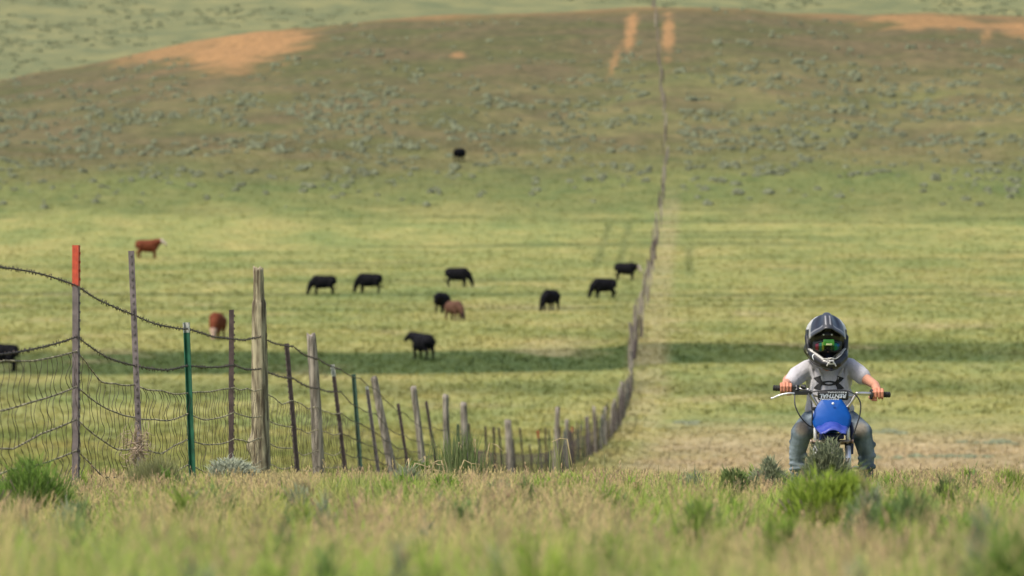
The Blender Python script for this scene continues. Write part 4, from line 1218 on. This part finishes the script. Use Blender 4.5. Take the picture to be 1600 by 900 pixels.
def arm(sh, el, wr, gx, gy, gz_, inn):
    chain(body, [sh, el, wr], [.044, .036, .027])
    chain(body, [wr, (gx, gy + .045, gz_ + .022)], [.027, .028])
    ellipsoid(body, (gx, gy + .030, gz_ + .014), (.036, .030, .026))
    for k in range(4):
        x = gx + (-.030 + .020 * k) ; q = (.92, 1.0, 1.03, .96)[k if inn < 0 else 3 - k]
        r = .0096 if k != (0 if inn > 0 else 3) else .0085
        r = .0094 * (1 if q > .93 else .9)
        sl = -.004 * abs(k - 1.5)
        chain(body, [(x, gy + .030, gz_ + .030 + sl), (x, gy - .010, gz_ + .036 * q + sl), (x, gy - .034 * q, gz_ + .012), (x, gy - .030 * q, gz_ - .016), (x, gy - .008, gz_ - .028)], [.0098, r * .98, r * .92, r * .90, r * .80], 10)
    chain(body, [(gx + inn * .030, gy + .040, gz_ + .0), (gx + inn * .044, gy + .018, gz_ - .022), (gx + inn * .030, gy - .006, gz_ - .034), (gx + inn * .010, gy - .018, gz_ - .037)], [.015, .012, .0105, .009], 10)
arm((-.155, .11, .80), (-.262, .05, .725), (-.278, -.085, .705), -.288, -.190, .682, 1)
arm((.155, .11, .805), (.218, .01, .742), (.280, -.105, .700), .288, -.190, .646, -1)
person = fuse(body, 'person', M_skin, None, voxel=.0032, smooth=1)
def skinfn(co):
    c = np.tile(SKIN, (len(co), 1)); k = fbm(co[:, 0] * 30, co[:, 2] * 30 + co[:, 1] * 25, 5)[:, None]
    c = c * (.9 + .2 * k)
    # knuckles are redder
    hand = (abs(abs(co[:, 0]) - .288) < .05) & (co[:, 1] < -.17)
    c[hand] *= np.array([1.06, .88, .82])
    return c
paint(person, skinfn)
person.location = (RX, RD, RZ)
tag(person, 'child in a full-face helmet, grey T-shirt and jeans riding a small blue motorbike', 'person')

M_shirt = mat('heather_grey_cotton', (.42, .41, .43), rough=.9, spec=.15, rgb2=(.50, .49, .51), nscale=180, bump=.022, bscale=13, stretch=(1, 1, .45))
sh = MB()
ellipsoid(sh, (.0, .12, .725), (.150, .100, .125)); ellipsoid(sh, (.008, .145, .61), (.150, .105, .13)); ellipsoid(sh, (.02, .155, .54), (.145, .105, .075))
chain(sh, [(-.045, .115, .815), (-.135, .115, .800)], [.06, .056]); chain(sh, [(.04, .115, .82), (.13, .115, .812)], [.06, .056])
chain(sh, [(-.140, .10, .795), (-.205, .06, .755), (-.240, -.02, .722)], [.058, .060, .052]); chain(sh, [(.135, .10, .805), (.180, .055, .775), (.205, .02, .752)], [.058, .056, .054])
chain(sh, [(0, .095, .835), (-.005, .09, .865)], [.062, .052])
for k in range(9):      # hanging folds
    a = k / 8 * 2 - 1; x = a * .135
    chain(sh, [(x * .8, .05 - .02 * (1 - a * a), .72), (x + .012 * math.sin(k * 2.1), .052 - .028 * (1 - a * a), .54)], [.013, .023], 10)
for (p, q, r) in (((-.12, .055, .80), (-.08, .035, .66), .014), ((.11, .055, .80), (.09, .035, .66), .014), ((-.07, .02, .80), (-.03, .02, .70), .010), ((.08, .02, .80), (.04, .015, .72), .010)):
    chain(sh, [p, q], [r, r * .6], 10)
shirt = fuse(sh, 'tshirt', M_shirt, person, voxel=.006, smooth=3)
# printed emblem laid on the cloth
dg = bpy.context.evaluated_depsgraph_get(); dg.update()
bvh = BVHTree.FromPolygons([v.co.copy() for v in shirt.data.vertices], [tuple(p.vertices) for p in shirt.data.polygons])
def project(shape_fn, name, m, nu=40, nv=6):
    V, F = [], []
    for i in range(nu + 1):
        for j in range(nv + 1):
            x, z = shape_fn(i / nu, j / nv)
            h = bvh.ray_cast(Vector((x, -1, z)), Vector((0, 1, 0)))
            y = h[0].y if h[0] else .05
            V.append((x, y - .0022, z))
    for i in range(nu):
        for j in range(nv): a = i * (nv + 1) + j; F.append((a, a + nv + 1, a + nv + 2, a + 1))
    return V, F
lx, lz = (1295.5 - 1297) / 247, (774 - 599) / 247
def crescent(sg):
    def C0(t): return math.copysign(.068 * math.sin(abs(t) * math.pi / 2) ** .85 if t else 0, t) + .006 * t * abs(t) ** 3, -.011 + .052 * (1 - math.cos(t * math.pi / 2)) ** .9
    def f(u, v):
        t = u * 2 - 1; x, z = C0(t); e = .01
        x2, z2 = C0(min(1, t + e)); x1, z1 = C0(max(-1, t - e)); dx, dz = x2 - x1, z2 - z1; L = math.hypot(dx, dz) or 1
        hw = .0050 + .0200 * abs(t) ** 1.6
        o_ = (v - .5) * 2 * hw
        return lx + x - dz / L * o_, lz + (z + dx / L * o_) * sg
    return f
em = MB()
for sg in (1, -1): em.add(project(crescent(sg), 'e', None))
def ring(u, v):
    a = u * 2 * math.pi; r = 1 + (v - .5) * .16
    return lx + .002 + .036 * math.cos(a) * r, lz + .0145 * math.sin(a) * (1 + (v - .5) * .34)
em.build('chest_emblem', mat('print_black', (.012, .012, .012), rough=.7), shirt)

M_jeans = mat('faded_denim', (.040, .075, .110), rough=.85, spec=.15, rgb2=(.115, .165, .20), nscale=12, bump=.010, bscale=16)
M_knee = col_mat('denim_worn', rough=.85, spec=.15, noise=.12, nscale=40, bump=.010, bscale=18)
je = MB()
ellipsoid(je, (.01, .17, .50), (.135, .10, .085))
for s_, kx, kz, fx in ((-1, -.182, .395, -.203), (1, .196, .400, .230)):
    chain(je, [(.06 * s_, .18, .49), (kx * .62, .06, .455), (kx, -.05, kz)], [.090, .082, .070])
    chain(je, [(kx, -.05, kz), (kx * .35 + fx * .65 + .012 * s_, -.01, .27), (fx, .03, .11)], [.068, .053, .046])
    for k in range(6):   # creases behind the knee and along the shin
        a = k * 1.05; z = .34 - .035 * k
        capsule(je, (fx - .045, -.03, z), (fx + .045, -.035, z - .015 * (-1) ** k), .014, .016, 8)
    capsule(je, (kx * .55, -.01, .50), (kx * 1.02, -.075, .44), .018, .012, 8); capsule(je, (kx * .5, -.03, .44), (kx * .9, -.10, .38), .016, .010, 8)
jeans = fuse(je, 'jeans', M_knee, person, voxel=.0065, smooth=3)
def jfn(co):
    base = np.array([.055, .080, .105]); pale = np.array([.19, .235, .265]); dust = np.array([.25, .21, .15])
    k = fbm(co[:, 0] * 16, co[:, 2] * 9 + co[:, 1] * 8, 9)[:, None]
    c = base * (1 - sstep(.3, .62, k)) + pale * sstep(.3, .62, k)
    for kx, kz in ((-.182, .425), (.19, .42)):
        d = np.sqrt(((co[:, 0] - kx) / .045) ** 2 + ((co[:, 2] - kz) / .05) ** 2 + ((co[:, 1] + .10) / .09) ** 2)[:, None]
        t = (1 - sstep(.5, 1.3, d)) * .8; c = c * (1 - t) + dust * t
    return c
paint(jeans, jfn)
for s_, fx in ((-1, -.205), (1, .230)):
    mb = MB(); chain(mb, [(fx, .07, .055), (fx, -.02, .055), (fx, -.085, .045)], [.045, .042, .034]); mb.box((fx, -.01, .014), (.07, .19, .02))
    fuse(mb, 'shoe', M_blackp, person, .008, 2)

# helmet -----------------------------------------------------------------
M_helm = col_mat('helmet_shell', rough=.35, spec=.4, coat=.15)
HX = -.022
hm = MB()
ellipsoid(hm, (HX, .045, 1.010), (.136, .160, .135)); ellipsoid(hm, (HX, .055, .955), (.130, .140, .12))
for s_ in (-1, 1):
    chain(hm, [(HX + .108 * s_, .02, .935), (HX + .010 + .088 * s_, -.075, .875), (HX + .018 + .040 * s_, -.145, .838), (HX + .020, -.165, .828)], [.034, .034, .031, .030])
    chain(hm, [(HX + .105 * s_, .05, .92), (HX + .07 * s_, .02, .855), (HX + .02 + .03 * s_, -.10, .822), (HX + .022, -.135, .812)], [.040, .030, .026, .024])
    chain(hm, [(HX + .122 * s_, -.01, 1.00), (HX + .118 * s_, -.035, .95), (HX + .108 * s_, -.045, .90)], [.018, .018, .02])
helmet = fuse(hm, 'helmet', M_helm, person, voxel=.005, smooth=2)
def hfn(co):
    x = co[:, 0] - HX; y = co[:, 1]; z = co[:, 2]
    c = np.tile(np.array([.010, .010, .011]), (len(co), 1))
    st = (z > 1.05) & (abs(abs(x) - .098 + (z - 1.09) * .75) < .012); c[st] = (.45, .45, .43)  # silver edge stripes, with the sky's reflection along the rim painted in
    st = (z < 1.0) & (z > .90) & (abs(x) > .105) & (abs(y + .01 - (z - .95) * .8) < .012); c[st] = (.25, .24, .22)
    st = (z > 1.04) & (abs(x) < .02); c[st] = (.10, .10, .105)
    # silver edge line round the chin bar's upper rim
    e = (y < -.03) & (z < .93) & (abs(z - (.858 + .75 * np.clip(abs(x) - .025, 0, 1) + .004)) < .0075); c[e] = (.50, .49, .46)
    c[(z < .823) & (abs(x) < .05)] = (.012, .012, .012)
    return c
paint(helmet, hfn)
# eye port lining and goggles
mb = MB(); ellipsoid(mb, (HX, .005, .948), (.112, .105, .062)); fuse(mb, 'eye_port', M_blackp, helmet, .006, 2)
def curved(xs, z0f, z1f, rad, yf, name, m, parent, nu=28, nv=8, th=.004, colfn=None):
    V, F = [], []
    for i in range(nu + 1):
        u = -1 + 2 * i / nu; x = u * xs; a = x / rad; y = yf + rad * (1 - math.cos(a))
        for j in range(nv + 1):
            t = j / nv; z = z0f(u) * (1 - t) + z1f(u) * t
            V.append((HX + math.sin(a) * rad, y - .006 * math.sin(math.pi * t), z))
    for i in range(nu):
        for j in range(nv): a = i * (nv + 1) + j; F.append((a, a + nv + 1, a + nv + 2, a + 1))
    o = MB().add((V, F)).build(name, m, parent)
    sm = o.modifiers.new('s', 'SOLIDIFY'); sm.thickness = th; bake(o); o.data.shade_smooth()
    if colfn: paint(o, colfn)
    return o
up = lambda k: (lambda u: k - .020 * u * u)
M_gog = mat('goggle_frame', (.014, .016, .015), rough=.4)
gg = curved(.098, lambda u: .905 + .022 * math.exp(-(u / .2) ** 2) + .012 * u ** 4, up(.992), .150, -.112, 'goggles', M_gog, helmet, th=.008)
M_lens, n_, l_, p_ = new_mat('mirrored_lens')
at_ = n_.new('ShaderNodeAttribute'); at_.attribute_name = 'Col'; l_.new(at_.outputs['Color'], p_.inputs['Base Color']); p_.inputs['Metallic'].default_value = .7; p_.inputs['Roughness'].default_value = .12
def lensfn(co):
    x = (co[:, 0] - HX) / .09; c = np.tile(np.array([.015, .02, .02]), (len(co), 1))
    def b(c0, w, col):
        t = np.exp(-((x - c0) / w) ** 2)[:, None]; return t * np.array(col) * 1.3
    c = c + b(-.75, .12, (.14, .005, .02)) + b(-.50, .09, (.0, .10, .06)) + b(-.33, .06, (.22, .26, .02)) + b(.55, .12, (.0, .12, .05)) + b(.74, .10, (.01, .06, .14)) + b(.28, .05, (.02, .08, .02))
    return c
curved(.084, lambda u: .915 + .022 * math.exp(-(u / .22) ** 2) + .012 * u ** 4, up(.978), .145, -.1245, 'lens', M_lens, helmet, th=.002, colfn=lensfn)
M_grn = mat('bright_green_plastic', (.07, .36, .03), rough=.35, coat=.4, noise=.25, nscale=60)
mb = MB(); mb.box((HX + .006, -.133, .970), (.070, .014, .040)); gp = mb.build('goggle_centre_piece', M_grn, helmet, smooth=True, bevel=.006)
mb = MB(); mb.box((HX + .008, -.1455, .958), (.038, .006, .012)); mb.build('goggle_badge', mat('badge_pale_yellow', (.80, .80, .42), rough=.3), helmet, smooth=True, bevel=.0025)
# peak
V, F = [], []; C_ = []
nu, nv = 32, 16
for j in range(nv + 1):
    t = j / nv
    for i in range(nu + 1):
        s_ = -1 + 2 * i / nu; A_ = abs(s_)
        hw = .098 + .020 * math.sin(t * math.pi * .55)
        x = HX + s_ * hw
        y = -.035 + .06 * A_ ** 2 - t * (.165 - .045 * A_ ** 2)
        z = 1.148 - .050 * A_ ** 2 - t * (.098 + .012 * A_ ** 2) + .018 * math.sin(t * math.pi) * (1 - A_ * .5)
        rib = math.exp(-(s_ / (.24 + .1 * t)) ** 6); rec = math.exp(-((A_ - .50) / .17) ** 2) * math.sin(math.pi * min(1, t * 1.15)) if t < .87 else 0
        z += .010 * rib - .016 * rec
        V.append((x, y, z))
        if rib > .5: c = (.035, .037, .043) if abs(A_ - .13) > .035 or t < .35 or t > .85 else (.30, .30, .31)
        elif rec > .35: c = (.010, .011, .016)
        elif A_ > .90: c = (.30, .30, .29)
        elif abs(t - .80) < .05: c = (.20, .20, .21)
        elif t > .80 and A_ > .3: c = (.035, .036, .04)
        else: c = (.022, .023, .029)
        C_.append(c)
for j in range(nv):
    for i in range(nu): a = j * (nu + 1) + i; F.append((a, a + 1, a + nu + 2, a + nu + 1))
me = mesh_arrays('peak', V, [np.array(F)], C_, smooth=True)
o = link('peak', me, M_helm, helmet); sm = o.modifiers.new('s', 'SOLIDIFY'); sm.thickness = .005; sm.offset = 1; bake(o)
# dark vent bar under the peak, cheek ring, chin vent
mb = MB(); mb.box((HX, -.105, 1.018), (.075, .03, .022)); mb.build('brow_vent', M_blackp, helmet, smooth=True, bevel=.005)
for s_ in (-1, 1):
    mb = MB(); mb.box((HX + .026 * s_, -.124, 1.018), (.010, .006, .010)); mb.build('brow_screw', M_alu, helmet, smooth=True, bevel=.002)
V, F = [], []; c0 = Vector((HX - .068, -.112, .866)); ax1 = Vector((.62, -.35, -.70)).normalized(); ax2 = Vector((.62, .10, .5)).normalized()
n = 28
for i in range(n):
    a = 2 * math.pi * i / n; p = c0 + ax1 * .034 * math.cos(a) + ax2 * .017 * math.sin(a); V.append(p)
mb = MB(); mb.tube(V + [V[0]], .0042, 8); mb.build('cheek_ring', M_textw, helmet)
mb = MB()
M_sil = mat('silver_plastic', (.50, .49, .46), rough=.35, metal=.3, noise=.2, nscale=60)
mb.box((HX + .020, -.190, .846), (.034, .012, .030)); mb.box((HX - .002, -.186, .834), (.010, .010, .030), Matrix.Rotation(.5, 3, 'Y')); mb.box((HX + .042, -.186, .834), (.010, .010, .034), Matrix.Rotation(-.5, 3, 'Y'))
mb.build('chin_vent', M_sil, helmet, smooth=True, bevel=.004)
mb = MB(); mb.box((HX + .020, -.1965, .846), (.016, .004, .010)); mb.build('vent_slot', M_blackp, helmet, smooth=False)
mb = MB()
mb.tube(smooth_path([(HX - .085, -.098, .884), (HX - .05, -.135, .868), (HX - .018, -.168, .866), (HX + .02, -.186, .872), (HX + .05, -.172, .868), (HX + .085, -.125, .893), (HX + .112, -.07, .93)], 5), .0038, 8)
mb.build('chin_trim', M_sil, helmet)
